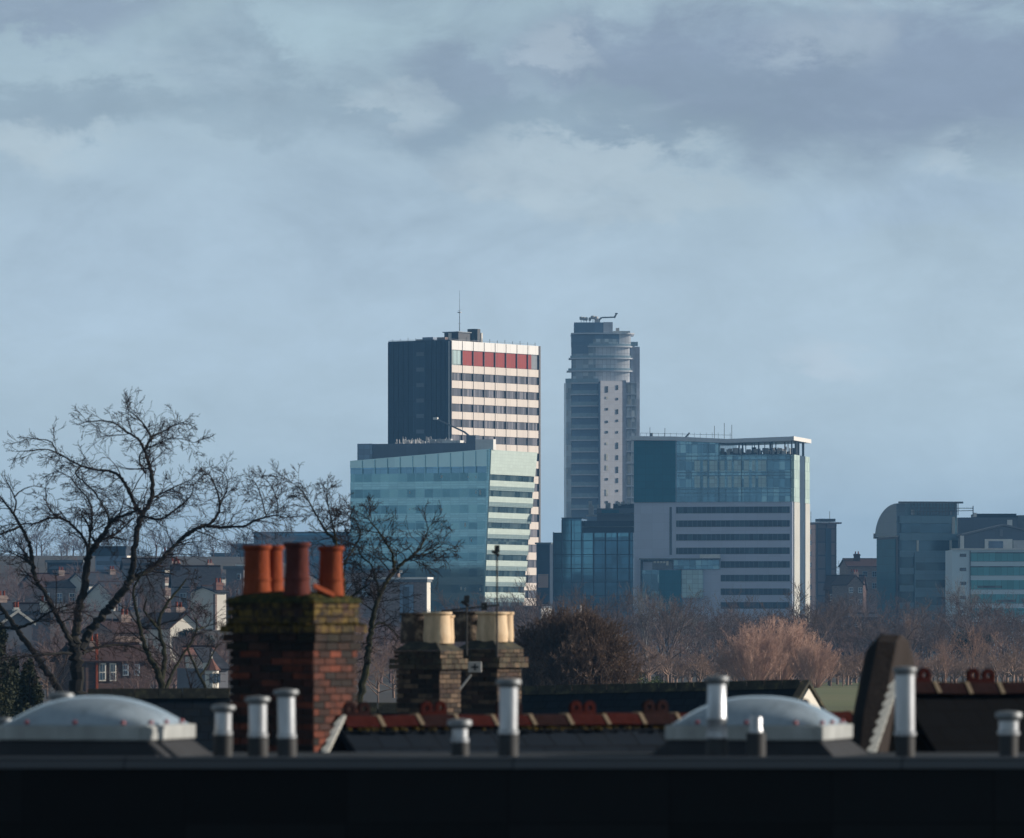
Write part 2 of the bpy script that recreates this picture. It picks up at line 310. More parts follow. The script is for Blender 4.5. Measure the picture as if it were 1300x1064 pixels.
# ------------------------------------------------------------------ ground
def smooth(a,b,x):
    t=min(1,max(0,(x-a)/(b-a))); return t*t*(3-2*t)
def gz(x,y):
    u=CX+x/max(y,1.)*F if y>50 else CX
    z=6.8*smooth(150,420,y)+1.2*smooth(700,1400,y)
    left=1-smooth(330,560,u) if y>100 else 0
    z+=left*(7.5*smooth(520,800,y)+11*smooth(800,1250,y))
    z+=(1-left)*7*smooth(1650,2300,y)
    z+=6*smooth(1040,1120,u)*(1-smooth(1130,1400,u))*smooth(1250,1500,y)
    z+=.35*math.sin(x*.021+1)*math.cos(y*.013)
    return z
def make_ground():
    ys=[-300,-150,0,60,110]+[150+25*i for i in range(60)]+[1650+80*i for i in range(12)]+[2700,3000,3500,4200,5000]
    nx=121
    vs=[];fs=[]
    for y in ys:
        half=900 if y<900 else 900+(y-900)*.5
        for i in range(nx):
            t=(i/(nx-1)*2-1); x=half*(0.25*t+0.75*t**3)
            vs.append((x,y,gz(x,y)))
    for j in range(len(ys)-1):
        for i in range(nx-1):
            a=j*nx+i; fs.append((a,a+1,a+nx+1,a+nx))
    mb=MB(); mb.v=vs; mb.f=fs
    m,nt,b=newmat('ground'); L=nt.links.new
    tc=N(nt,'ShaderNodeTexCoord')
    n1=N(nt,'ShaderNodeTexNoise'); setin(n1,Scale=.03,Detail=8.,Roughness=.65); L(tc.outputs['Object'],n1.inputs['Vector'])
    r=ramp(nt,n1.outputs['Fac'],[(.3,(.022,.018,.016)),(.5,(.04,.032,.027)),(.7,(.06,.05,.035))])
    g=ramp(nt,n1.outputs['Fac'],[(.3,(.08,.085,.03)),(.5,(.13,.145,.04)),(.7,(.17,.16,.06))])
    sx=N(nt,'ShaderNodeSeparateXYZ'); L(tc.outputs['Object'],sx.inputs[0])
    def mrg(src,a,c):
        q=N(nt,'ShaderNodeMapRange'); q.inputs[1].default_value=a; q.inputs[2].default_value=c; L(src,q.inputs[0]); return q
    m1=mrg(sx.outputs[0],8,16); m2=mrg(sx.outputs[0],60,52); m3=mrg(sx.outputs[1],660,640)
    q1=N(nt,'ShaderNodeMath',operation='MULTIPLY'); L(m1.outputs[0],q1.inputs[0]); L(m2.outputs[0],q1.inputs[1])
    q2=N(nt,'ShaderNodeMath',operation='MULTIPLY'); L(q1.outputs[0],q2.inputs[0]); L(m3.outputs[0],q2.inputs[1])
    mi=N(nt,'ShaderNodeMix'); mi.data_type='RGBA'; L(q2.outputs[0],mi.inputs[0]); L(r.outputs[0],mi.inputs[6]); L(g.outputs[0],mi.inputs[7])
    L(mi.outputs[2],b.inputs['Base Color']); setin(b,Roughness=.95)
    o=mb.build('ground',m,smooth=True,fix=False); tag(o,'rolling grassy ground rising to the town on its hill','ground',kind='structure')
make_ground()

# ------------------------------------------------------------------ oblique box buildings
class Bld:
    def __init__(s,name,label,cat,xc,xl,xr,D,t,py_top,zb=None,group=None):
        s.D=D; s.t=R(t); s.cx=(xc-CX)/F*D; s.dr=(math.cos(s.t),math.sin(s.t)); s.dl=(-math.sin(s.t),math.cos(s.t))
        s.zb=gz(s.cx,D)-1. if zb is None else zb
        s.o=empty(name,(s.cx,D,s.zb),s.t,label,cat,group)
        s.Lx=s.X(xr); s.Ly=s.Y(xl); s.H=s.Z(py_top)
    def _s(s,px,d):
        k=(px-CX)/F; return (k*s.D-s.cx)/(d[0]-k*d[1])
    def X(s,px): return s._s(px,s.dr)
    def Y(s,px): return s._s(px,s.dl)
    def Z(s,py): return zat(py,s.D)-s.zb
    def box(s,name,mat,x0,x1,y0,y1,z0,z1,parent=None,bevel=0):
        return MB().box(min(x0,x1),max(x0,x1),min(y0,y1),max(y0,y1),min(z0,z1),max(z0,z1)).build(name,M[mat] if isinstance(mat,str) else mat,parent or s.o,bevel=bevel)
    # panels standing proud of the right-hand (sunny) face / the left-hand face, given by photo columns and rows
    def fr(s,name,mat,pxa,pxb,pya,pyb,p=.2,parent=None,q=.5):
        return s.box(name,mat,s.X(pxa),s.X(pxb),-p,q,s.Z(pyb),s.Z(pya),parent)
    def fl(s,name,mat,pxa,pxb,pya,pyb,p=.2,parent=None,q=.5):
        return s.box(name,mat,-p,q,s.Y(pxa),s.Y(pxb),s.Z(pyb),s.Z(pya),parent)

rnd=random.Random(7)
# ---------------- B1: slab tower with cream bands
def tower_cream():
    b=Bld('office_tower','tall office slab with dark blue flank, cream banded sunny face and a red top storey','office tower',571,493,682.5,1450,55,432)
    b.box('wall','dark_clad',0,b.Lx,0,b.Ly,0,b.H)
    # flank: grey service strip with small windows, ribs
    st=b.fl('service_strip','grey_clad',525,541,434,800,.25)
    for k in range(17):
        y0=446+19.7*k
        b.fl('window','office_box',529.5,539,y0,y0+5,.32)
    for px in (493.6,500,506,512,518.5,548,554,560,565.5):
        b.fl('rib','navy',px-.2,px+.2,433,800,.3)
    b.fl('corner_strip','white',569.8,570.8,433,800,.12,q=.2)
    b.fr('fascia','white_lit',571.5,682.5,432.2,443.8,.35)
    b.fr('window_band','teal_blind',571.8,586,444.4,462.8,.12)
    b.fr('window_band','red_blind',586.1,674,444.4,462.8,.14)
    b.fr('window_band','grey_blind',674.1,682.3,444.4,462.8,.12)
    y=463.2; k=0
    while y<800:
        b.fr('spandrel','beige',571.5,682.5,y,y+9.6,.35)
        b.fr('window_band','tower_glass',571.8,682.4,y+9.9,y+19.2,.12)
        y+=19.7; k+=1
    for i in range(9):
        px=571.6+13.85*i
        b.fr('mullion','brown_frame',px-.16,px+.16,432.5,800,.42)
    b.box('corner_fin','brown_frame',b.Lx,b.Lx+.55,-.5,1.2,0,b.H-.05)
    # roof
    b.fl('roof_kerb','dark_clad',493,571,431.2,432.1,.1,q=1.)
    r=b.box('plant_room','dark',6.2,10.9,2.,6.,b.H,b.H+zat(420.5,1450)-zat(432,1450))
    H2=b.H+2.1
    MB().prism([(12.7+1.55*math.cos(a),2.2+1.55*math.sin(a)) for a in [R(22.5+45*i) for i in range(8)]],b.H,b.H+3.1).build('octagonal_tank',M['dark'],b.o)
    b.box('tank_post','render_white',14.6,15.1,1.4,2.,b.H,b.H+2.3)
    b.box('tank_post','render_white',5.3,5.8,3.6,4.2,b.H,b.H+2.0)
    b.box('plant_cap','metal_grey',5.9,11.1,1.7,6.3,H2+.02,H2+.22)
    b.box('roof_cabinet','render_blue',.6,2.6,5.2,8.2,b.H,b.H+.9)
    b.box('roof_cabinet','white',.6,1.8,8.6,10.,b.H,b.H+.5)
    b.box('roof_cabinet','brick_pale',.8,2.0,1.9,4.2,b.H,b.H+.8)
    mm=MB()
    for i in range(12):
        x=1+i*(b.Lx-1.6)/11
        mm.tube((x,.3,b.H),(x,.3,b.H+rnd.uniform(.7,1.1)),.06,n=5)
    for i in range(8):
        yy=1+i*(b.Ly-2)/7
        mm.tube((.3,yy,b.H),(.3,yy,b.H+rnd.uniform(.4,.9)),.06,n=5)
    mm.box(.2,b.Lx-.4,.25,.35,b.H+.3,b.H+.36); mm.box(.25,.35,.2,b.Ly,b.H+.3,b.H+.36)
    mm.build('railing',M['metal_grey'],b.o)
    # mast
    q=MB(); mz=zat(366,1450)-b.zb
    mx,my=9.5,4.0
    q.tube((mx,my,H2),(mx,my,mz-5),.1,.07); q.tube((mx,my,mz-5),(mx,my,mz),.05,.03)
    q.tube((mx-1.2,my-.5,H2+5.5-.3),(mx+1.6,my+.6,H2+5.5),.04); q.tube((mx-.5,my,H2+2.2),(mx+.5,my,H2+2.2),.04)
    a=q.build('mast',M['metal_grey'],b.o)
    MB().lathe([(.05,0),(.45,.12),(.5,.3),(.4,.3),(.05,.1)],(mx-.6,my-.4,H2+4.6),12).build('mast_dish',M['white'],a)
tower_cream()

# ---------------- B2: glass wedge office
def wedge_office():
    b=Bld('glass_office','sea-green glass office block with leaning corner in front of the cream banded tower','office block',618,445,675,1350,65,570)
    zt=b.Z(570); zl=b.Z(582)
    zbot=b.Z(795)
    # body: corner leans, right edge tapers inward going down
    def xs(z): # corner offset (along +x) by height
        return 0
    lean=lambda py:(py-570)/(745-570)
    yc0=b.Y(621); yc1=b.Y(611)  # position of corner along the left face at top / bottom (negative = to the right)
    xr0=b.X(677.5); xr1=b.X(667.5)
    Ly=b.Y(445)
    def corner(py): 
        k=(py-570)/(795-570); return yc0+(yc1-yc0)*k, xr0+(xr1-xr0)*k
    def face_l(name,mat,pya,pyb,p,pxa=445,pxb=None,thick=.4):
        ya,_=corner(pya); yb,_=corner(pyb)
        y2=b.Y(pxa)
        a=ya if pxb is None else b.Y(pxb); c=yb if pxb is None else b.Y(pxb)
        za,zb_=b.Z(pya),b.Z(pyb)
        secs=[[(-p,c,zb_),(thick,c,zb_),(thick,y2,zb_),(-p,y2,zb_)],[(-p,a,za),(thick,a,za),(thick,y2,za),(-p,y2,za)]]
        return MB().loft(secs).build(name,M[mat],b.o)
    def face_r(name,mat,pya,pyb,p,xa=0.,cut=0.):
        ya,ra=corner(pya); yb,rb=corner(pyb)
        za,zb_=b.Z(pya),b.Z(pyb)
        secs=[[(xa,yb-p,zb_),(rb-cut,yb-p,zb_),(rb-cut,yb+.6,zb_),(xa,yb+.6,zb_)],[(xa,ya-p,za),(ra-cut,ya-p,za),(ra-cut,ya+.6,za),(xa,ya+.6,za)]]
        return MB().loft(secs).build(name,M[mat],b.o)
    ya,ra=corner(592); yb,rb=corner(800)
    MB().loft([[(.3,yb+.5,0),(rb-.5,yb+.5,0),(rb-.5,Ly-.3,0),(.3,Ly-.3,0)],[(.3,ya+.5,b.Z(592)),(ra-.5,ya+.5,b.Z(592)),(ra-.5,Ly-.3,b.Z(592)),(.3,Ly-.3,b.Z(592))]]).build('wall',M['office_glass'],b.o)
    # storeys on the broad front
    y=600; 
    while y<800:
        face_l('window_band','office_glass_dark',y,y+10.5,.05)
        face_l('spandrel','office_spandrel',y+10.6,y+20.2,.16)
        y+=20.3
    face_l('spandrel','office_glass',591,599.9,.1)
    rr=random.Random(8)
    for k in range(16):
        py=601.5+20.3*rr.choice((0,1,2,3,4,7)); px=rr.choice((585,590,594,598,604,609,520,548,560)); b.fl('glint_pane','win_pale',px,px+rr.uniform(.8,1.8),py+rr.uniform(0,3),py+rr.uniform(4,7),.1)  # pale panes stand in for glints, brightness put into the colour
    # louvred sunny end
    y=570.5
    face_r('spandrel','pale_green',571,602,.35)
    y=602.2
    while y<790:
        face_r('window_band','pale_dark',y,y+7.4,.1)
        face_r('spandrel','pale_green',y+7.5,y+14.6,.4); face_r('spandrel','louvre',y+14.7,y+20.2,.38)
        y+=20.3
    # glass screen along the roof edge, sloping, with fins
    n=11
    for i in range(n):
        pa=445+(621-445)*i/n; pb=445+(621-445)*(i+1)/n-.35
        Yb=b.Y(pb); Ya=b.Y(pa)
        if i==n-1: Yb=yc0
        za=b.Z(583-13*i/n); z2=b.Z(583-13*(i+1)/n); z0=b.Z(592)
        MB().loft([[(-.25,Ya,z0),(-.05,Ya,z0),(-.05,Ya,za),(-.25,Ya,za)],[(-.25,Yb,z0),(-.05,Yb,z0),(-.05,Yb,z2),(-.25,Yb,z2)]]).build('screen_panel',M['screen_glass'],b.o)
        b.box('fin','office_spandrel',-.45,.8,Yb-.05 if i<n-1 else Yb+.2,Yb+.05 if i<n-1 else Yb+.4,b.Z(600),z2-.2)
    ya,ra=corner(570)
    # corner blade
    y1,_=corner(745)
    MB().loft([[(-.45,corner(795)[0]-.5,b.Z(795)),(.1,corner(795)[0]-.5,b.Z(795)),(.1,corner(795)[0]-.1,b.Z(795)),(-.45,corner(795)[0]-.1,b.Z(795))],
               [(-.45,ya-.5,b.Z(570)),(.1,ya-.5,b.Z(570)),(.1,ya-.1,b.Z(570)),(-.45,ya-.1,b.Z(570))]]).build('corner_fin',M['office_spandrel'],b.o)
    # rooftop plant
    zr=b.Z(592)
    yb1=b.Y(601); yb2=b.Y(451)
    b.box('plant_screen','office_box',1.2,10,yb1,b.Y(470),zr,b.Z(561.5))
    b.box('plant_screen','lightgrid',1.0,10,b.Y(470)+.02,yb2,zr,b.Z(561))
    b.box('lift_housing','white',.9,2.2,b.Y(624),yb1-.05,b.Z(571),b.Z(557.5))
    b.box('lift_housing','office_box',1.0,3,yb1-.03,yb1+2.2,b.Z(578),b.Z(552))
    rr=random.Random(3); z=b.Z(561.4)
    q=MB()
    for i in range(95):
        yy=b.Y(rr.uniform(492,600)); xx=rr.uniform(1.6,9); h=rr.uniform(.2,1.1)*(1. if yy>b.Y(545) else .55)
        w=rr.uniform(.05,.35); q.box(xx,xx+w,yy,yy+w*rr.uniform(.5,2),z,z+h)
    for i in range(30):
        yy=b.Y(rr.uniform(492,560)); xx=rr.uniform(1.6,9); q.tube((xx,yy,z),(xx+rr.uniform(-.3,.3),yy+rr.uniform(-.3,.3),z+rr.uniform(.8,1.7)),.05,n=4)
    q.build('roof_plant',M['offwhite'],b.o)
    b.box('roof_unit','white',2,4,b.Y(579),b.Y(556),z,z+.55)
    b.box('roof_unit','offwhite',4.1,5.,b.Y(562),b.Y(535),z,z+.95)
    # crane arm for window cleaning
    q=MB(); p0=Vector((3,b.Y(591),b.Z(555))); p1=Vector((3,b.Y(582),b.Z(547.5))); p2=Vector((3,b.Y(546),b.Z(530)))
    q.tube((3,b.Y(592),z),(3,b.Y(592),b.Z(554.6)),.4); q.tube(p0,p1,.22); q.tube(p1,p2,.2,.14)
    cr=q.build('crane_arm',M['metal_grey'],b.o)
    MB().box(2.7,3.3,p2.y-.4,p2.y+.6,p2.z-.2,p2.z+.3).build('crane_head',M['white'],cr)
wedge_office()

# ---------------- B3: round-fronted residential tower
def round_tower():
    D=1600; b=Bld('residential_tower','tallest tower, rounded glass front with balconies and a pale windowed strip','apartment tower',762,725,800,D,0,421)
    s=D/F
    X=lambda px:(px-762)*s*1.0
    Z=b.Z
    def arc(xa,xb,bulge,yb,n=18,inset=0.,cxp=763,rad=None):
        # plan polygon: convex front arc between xa..xb (towards camera = -y), back at yb
        rad=rad or 9.2
        c=X(cxp); pts=[]
        for i in range(n+1):
            x=xa+(xb-xa)*i/n
            u=max(-1,min(1,(x-c)/rad)); y=-bulge*math.sqrt(max(0,1-u*u*.93))+bulge*.0+inset
            pts.append((x,y+4))
        pts+=[(xb,yb),(xa,yb)]
        return pts
    P=lambda name,mat,poly,z0,z1,par=None: MB().prism(poly,z0,z1).build(name,M[mat],par or b.o)
    # core and upper drum
    P('wall','round_clad',arc(X(726),X(800),4.5,16,inset=.5),0,Z(438))
    P('dark_wing','round_clad_grey',[(X(800.5),2.5),(X(806),2.5),(X(806),15),(X(800.5),15)],0,Z(439))
    P('dark_wing','round_clad_grey',[(X(806.2),3),(X(812.5),3),(X(812.5),15),(X(806.2),15)],0,Z(439.5))
    P('balcony_screen','frost',[(X(801),2.2),(X(810),2.2),(X(810),2.4),(X(801),2.4)],Z(439),Z(433.5))
    # top floors
    P('penthouse','round_clad',arc(X(725.5),X(786),3.6,14,inset=1.),Z(438),Z(424))
    P('penthouse','round_light',arc(X(786.2),X(801),3.6,13,inset=1.2),Z(438),Z(424))
    P('penthouse_window','round_glass',arc(X(753),X(785),3.7,6,inset=.8),Z(437.6),Z(430))
    P('roof_slab','slab',arc(X(725),X(805.5),4.2,15,inset=.2),Z(424),Z(422.3))
    P('plant_room','round_clad',[(X(729),1.5),(X(766),1.5),(X(766),12),(X(729),12)],Z(422.2),Z(409))
    P('plant_room','panel_white',[(X(766.1),1.3),(X(778),1.3),(X(778),12),(X(766.1),12)],Z(422.2),Z(408.6))
    P('plant_room','offwhite',[(X(782),1.8),(X(786.5),1.8),(X(786.5),5),(X(782),5)],Z(422.2),Z(416))
    P('parapet','white',[(X(778.2),1.),(X(800),1.),(X(800),1.4),(X(778.2),1.4)],Z(422.2),Z(420))
    # drum storeys, y 438..485
    rows=[(438.2,454.2),(456,470),(472,485)]
    for k,(ya,yb_) in enumerate(rows):
        P('glazing','round_glass',arc(X(727),X(756),4.6,6,inset=.1),Z(yb_),Z(ya))
        P('glazing','round_light',arc(X(756.1),X(781),4.6,6,inset=.1),Z(yb_),Z(ya))  # right of the drum paler: sun on the curve put into the colour
        P('glazing','round_light',arc(X(781.1),X(799.5),4.6,6,inset=.1),Z(yb_),Z(ya))
    P('roof_panel','round_clad',arc(X(725.5),X(747),4.6,6,inset=-.05),Z(449),Z(438.4))
    for py,xa in ((440,746),(455,722),(471,719.5)):
        P('floor_slab','slab',arc(X(xa),X(803),5.3,6,inset=-.2,cxp=761,rad=9.6),Z(py+.9),Z(py-.7))
        P('balustrade','frost',arc(X(xa+2),X(801),5.2,-.0 if False else 3.4,inset=-.1,cxp=761,rad=9.5),Z(py-.75),Z(py-3.5))
    # lower shaft
    P('bay','round_glass',[(X(716.5),6),(X(719),3.2),(X(725.4),2.2),(X(725.4),12),(X(716.5),12)],0,Z(485.5))
    P('bay_top','frost',[(X(718),3.6),(X(726),2.4),(X(726),2.7),(X(718),4)],Z(485.4),Z(480))
    for i in range(22):
        py=492+14.7*i
        if py>640: break
        P('bay_window','offwhite',[(X(719.4),3.0),(X(721),2.75),(X(721),3.3),(X(719.4),3.3)],Z(py+6),Z(py))
    P('recess','round_glass',arc(X(727.2),X(760),3.4,6,inset=.4),0,Z(486))
    P('pier','round_clad',[(X(759.8),-2.9),(X(762),-3.1),(X(762),6),(X(759.8),6)],0,Z(486))
    P('front_panel','panel_white',[(X(762.1),-3.2),(X(790),-.9),(X(790),6),(X(762.1),6)],0,Z(484))
    P('pier','round_clad_grey',[(X(790.2),-.6),(X(794.8),-.6),(X(794.8),6),(X(790.2),6)],0,Z(483))
    P('recess','round_glass',[(X(795),.9),(X(808),1.2),(X(808),6),(X(795),6)],0,Z(485))
    for px in (795.3,801.3,807.6):
        P('balcony_post','slab',[(X(px),.1),(X(px+.7),.1),(X(px+.7),.8),(X(px),.8)],Z(640),Z(485))
    r=random.Random(5); fy=lambda px:-3.2+2.3*(px-762.1)/27.9
    for i in range(12):
        py=485.8+14.55*i
        P('balcony','slab',arc(X(724),X(759.7),4.6,6,inset=-.2),Z(py+1.3),Z(py-.3))
        P('balustrade','frost',arc(X(725),X(759.5),4.6,2.2,inset=-.25),Z(py-.35),Z(py-5))
        P('balcony','slab',[(X(794.9),-.3),(X(808.4),-.1),(X(808.4),6),(X(794.9),6)],Z(py+1),Z(py-.6))
        for px,wd in ((769,2.8),(782.5,2.3)):
            a=py+3.5+r.choice((0,1.5)); h=r.choice((3.,6.,8.))
            P('window','win_pale' if (r.random()<.3 and px<775) else 'win_dark',[(X(px),fy(px)-.1),(X(px+wd),fy(px+wd)-.1),(X(px+wd),fy(px+wd)+.3),(X(px),fy(px)+.3)],Z(a+h),Z(a))
        if r.random()<.6:
            P('curtain','win_pale',[(X(796.5),.6),(X(799.5),.6),(X(799.5),.85),(X(796.5),.85)],Z(py+12.5),Z(py+2))
    # roof clutter: dishes and a cleaning cradle
    q=MB(); z=Z(409)
    for px,hz,rr in ((738,1.2,.45),(741.5,1.,.5),(744.5,.9,.4),(753,1.6,.6),(757,1.3,.6),(749,.8,.35)):
        q.tube((X(px),3,z),(X(px),3,z+hz*.7),.08,n=5)
        q.lathe([(.03,0),(rr*.8,.05),(rr,.35),(rr,.75),(rr*.6,.9),(.03,.9)],(X(px),3,z+hz*.55),10)
    q.box(X(755),X(762),2,4,z,z+.7)
    q.build('roof_dishes',M['offwhite'],b.o)
    q=MB(); q.tube((X(758),3,z+.2),(X(764),3,z+1.3),.22); q.tube((X(764),3,z+1.3),(X(780),3,z+1.4),.18); q.tube((X(780),3,z+1.2),(X(783),3,z+2.3),.25,.2); q.tube((X(781),3,z+2.3),(X(784.5),3,z+2.35),.15)
    q.build('cleaning_cradle',M['metal_grey'],b.o)
round_tower()

# ---------------- B4: dark teal stepped glass block
def teal_block():
    b=Bld('glass_block','dark teal stepped glass block at the foot of the round residential tower','office block',803.5,701,806,1400,82,672,zb=None)
    Zz=b.Z
    def L(name,mat,xa,xb,ya,yb_,p=.2,q=8): return b.box(name,mat,-p,q,b.Y(xa),b.Y(xb),Zz(yb_),Zz(ya))
    L('wall','teal_block',702,804,676,810,0,q=14)
    L('stair_tower','teal_block',713.5,738.6,658.5,810,.3,q=9)
    L('cap','navy',713,739,657,658.4,.45,q=9)
    L('upper_storey','navy',740,804,661,675.9,-1.5,q=12)
    L('upper_storey','office_box',756,804,645,660.9,-2.5,q=12)
    L('upper_storey','teal_dark',762,784,647,652,-2.4,q=3)
    L('upper_storey','navy',776,804,639,644.9,-3.5,q=12)
    L('balcony_rail','metal_grey',740,804,668.4,669.2,-1.3,q=-1.1)
    L('balcony_rail','metal_grey',756,804,651.5,652.2,-2.3,q=-2.1)
    cols=[(703,712.3,678,733,1),(714.5,724.7,661,733,1),(726.2,737.5,661,728,1),(740,752.6,676.5,730,1),(755,767.6,676.5,682,1),(770,782.5,676.5,682,1),(785,798,676.5,681,1)]
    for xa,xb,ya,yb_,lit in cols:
        L('glazing','teal_block_sky',xa,xb,ya,yb_,.42,q=.35)  # upper glass paler: reflected sky painted into its colour
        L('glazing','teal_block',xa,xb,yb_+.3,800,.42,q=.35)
    for xa in (702.3,713.2,725.2,738.7,753.4,768.4,783.6,798.6):
        L('mullion','navy',xa,xa+1.0,660 if 713<xa<738 else 675.5,800,.6,q=.3)
    for i in range(7):
        py=686+i*17.5
        L('floor_line','navy',702.4,804,py,py+1.,.5,q=.3)
    q=MB()
    rr=random.Random(9)
    for i in range(16):
        y=b.Y(rr.uniform(742,803)); q.box(3,3.3,y,y+rr.uniform(.2,1.2),Zz(640)-2.6*(y>b.Y(776)),Zz(640)+rr.uniform(-.4,.9))
    q.box(3,3.2,b.Y(803),b.Y(742),Zz(640)-2.7,Zz(640)-2.3)
    q.build('roof_plant',M['offwhite'],b.o)
teal_block()

# ---------------- B5: big hospital-like block with teal upper panel
def big_block():
    b=Bld('office_block','broad pale lilac block with strip windows, teal glass top and oversailing roof','office block',1006,805,1026.5,1380,78,558)
    Zz=b.Z
    L=lambda name,mat,xa,xb,ya,yb_,p=.2,q=.6: b.fl(name,mat,xa,xb,ya,yb_,p,q=q)
    b.box('wall','lilac',0,b.Lx,0,b.Ly,0,Zz(637))
    b.box('upper_wall','curtain',.3,b.Lx-.3,.3,b.Ly-.3,Zz(637),Zz(577))
    b.box('upper_wall','curtain',.4,b.Lx-.3,b.Y(914),b.Ly-.3,Zz(577),Zz(558))
    L('teal_panel','teal_dark',805,858,558.5,637,.35)
    # glazing bays
    r=random.Random(11)
    L('glazing','curtain',858.5,1004.5,560 if False else 577.5,637,.25)
    L('glazing','curtain',858.5,913.5,559,577,.2)
    for row,(ya,yb_) in enumerate(((584,598),(604,618.5))):
        for k,(xa,xb) in enumerate(((882,889),(893,898),(901,911),(914,920),(924,929),(932,941),(944.5,951),(955,959),(963,973))):
            L('blind','blinds_lit',xa,xb,ya,yb_,.32)
    for px in (858.6,874,890,899,913,921,931,942,952,961,974,990,1004):
        L('mullion','navy' if px in (913,942,1004) else 'curtain',px-.25,px+.25,560 if px<915 else 577,637,.5)
    for py in (578,583,599,603,620,625,):
        L('transom','b7_band',858.6,1004.6,py,py+1.0,.4)
    L('frame_line','lilac',858.2,859,559,637,.45)
    # open roof terrace behind columns
    for px in (938,942.5,963,980,1005):
        L('column','navy',px-.6,px+.6,559,577.4,.1,q=.6)
    for xx in (.3,.45,.75):
        b.box('column','metal_grey',xx*b.Lx,xx*b.Lx+.45,.1,.6,Zz(577.4),Zz(558))
    q=MB()
    for i in range(70):
        y=b.Y(r.uniform(915,1001)); x=r.uniform(2,9); h=r.uniform(.5,1.9) if y<b.Y(950) else r.uniform(.3,1.1); w=r.uniform(.2,.9)
        q.box(x,x+.5,y,y+w,Zz(577),Zz(577)+h)
    for i in range(14):
        y=b.Y(r.uniform(925,1001)); x=r.uniform(2,6); q.tube((x,y,Zz(576)),(x,y,Zz(576)+2.6),.1,n=5)
    q.box(2,2.3,b.Y(1001),b.Y(915),Zz(577),Zz(577)+.25)
    q.build('roof_plant',M['dark'],b.o)
    q=MB()
    for i in range(26):
        y=b.Y(r.uniform(914,1001)); x=r.uniform(1,3); q.box(x,x+.4,y,y+r.uniform(.2,1.),Zz(577)+r.uniform(0,.8),Zz(577)+r.uniform(.9,1.7))
    q.build('roof_plant',M['offwhite'],b.o)
    # roof slab, gently folded: low in the middle
    ys=[b.Y(801),b.Y(858),b.Y(925),b.Y(1005),b.Y(1007)]; zt=[Zz(552.5),Zz(553.5),Zz(557),Zz(554.5),Zz(554.3)]
    MB().loft([[(-1.6,y,z-.9),(-1.6,y,z),(b.Lx+.2,y,z),(b.Lx+.2,y,z-.8)] for y,z in zip(ys,zt)]).build('roof_slab',M['slab'],b.o)
    yE=b.Y(1007)
    MB().box(-1.5,b.Lx+.3,yE-.4,yE-.03,zt[-1]-.85,zt[-1]+.04).build('roof_edge',M['white'],b.o)
    q=MB(); z=zt[1]
    q.tube((1,b.Y(812),z+.9),(1,b.Y(928),zt[2]+.9),.05,n=4)
    for i in range(16):
        y=b.Y(812+i*7.6); q.tube((1,y,zt[2]),(1,y,z+.9),.04,n=4)
    for px,h in ((823,2.2),(842,2.),(905,2.4),(917.5,3.),(927,2.6)):
        q.tube((2,b.Y(px),z-.5),(2,b.Y(px),z+h),.07,n=5)
    q.tube((1.5,b.Y(868),z-.3),(1.5,b.Y(874),z+.9),.25,.15)
    q.box(1,1.8,b.Y(827),b.Y(824),z,z+.9)
    q.build('railing',M['metal_grey'],b.o)
    # strip windows
    for i in range(8):
        py=643+17.35*i
        xa=858.5 if i<4 else 915
        L('window_band','strip_glass',xa,1002.5,py,py+8.2,.12)
    L('service_slot','office_box',850,853,643,704,.1)
    # lower entrance block
    L('stair_tower','strip_glass',815,905,709.5,713,.5,q=1)
    L('canopy','metal_grey',813,915,708.6,710.2,1.6,q=.5)
    L('canopy_block','white',890,915,703.6,708.5,1.5,q=.4)
    L('entrance_glass','curtain',815.5,838,723.5,759,1.2)
    L('entrance_core','teal_dark',838.5,866,723.5,810,1.6)
    L('entrance_glass','blinds_lit',866.5,893,723.5,759,1.2)
    L('entrance_glass','curtain',856,914,711,722.5,.6)
    L('entrance_post','navy',815,816.3,710.5,760,1.7,q=.3)
    L('shopfront','win_dark',829,854,713.5,722,.7,q=.2)
    for i in range(5):
        L('shop_lamp','render_white',831+i*4,833.6+i*4,712,714.5+(3 if i==4 else 0),1.0,q=.3)
    # sunny end
    b.fr('end_panel','green_lit',1006.6,1013.5,577,637,.3); b.fr('end_panel','grey_clad',1013.6,1020.4,577,800,.22)
    b.fr('end_panel','green_lit',1020.6,1026.3,577,637,.3)
    b.fr('end_panel','stone_lit',1006.6,1013.5,637.3,800,.35); b.fr('end_panel','stone_lit',1020.6,1026.4,637.3,800,.35)
big_block()

# ---------------- B6: narrow brown block
def brown_block():
    b=Bld('office_block','narrow brown and navy block with oversailing flat roof behind the broad lilac block','office block',1036.5,1020,1062,1600,12,665)
    b.box('wall','umber',0,b.Lx,0,b.Ly,0,b.H)
    b.fl('brick_panel','brown_brick',1021,1036,666,800,.25)
    b.fr('stair_strip','dark_clad',1048,1055,671,800,.3)
    for i in range(8):
        b.fl('window','win_dark',1028.5,1031.5,672+14*i,678+14*i,.32)
    b.box('roof_slab','umber',-.4,b.Lx+1.2,-.6,b.Ly+.4,b.H,b.H+.4)
    b.box('plant_room','dark',1,5,0,5,b.H+.56,b.H+1.3)
    q=MB()
    for x,y in ((0,5.5),(4,2)): q.tube((x,y,b.H),(x,y,b.H+zat(647,1600)-zat(663,1600)),.08,n=5)
    q.build('aerial',M['metal_grey'],b.o)
brown_block()

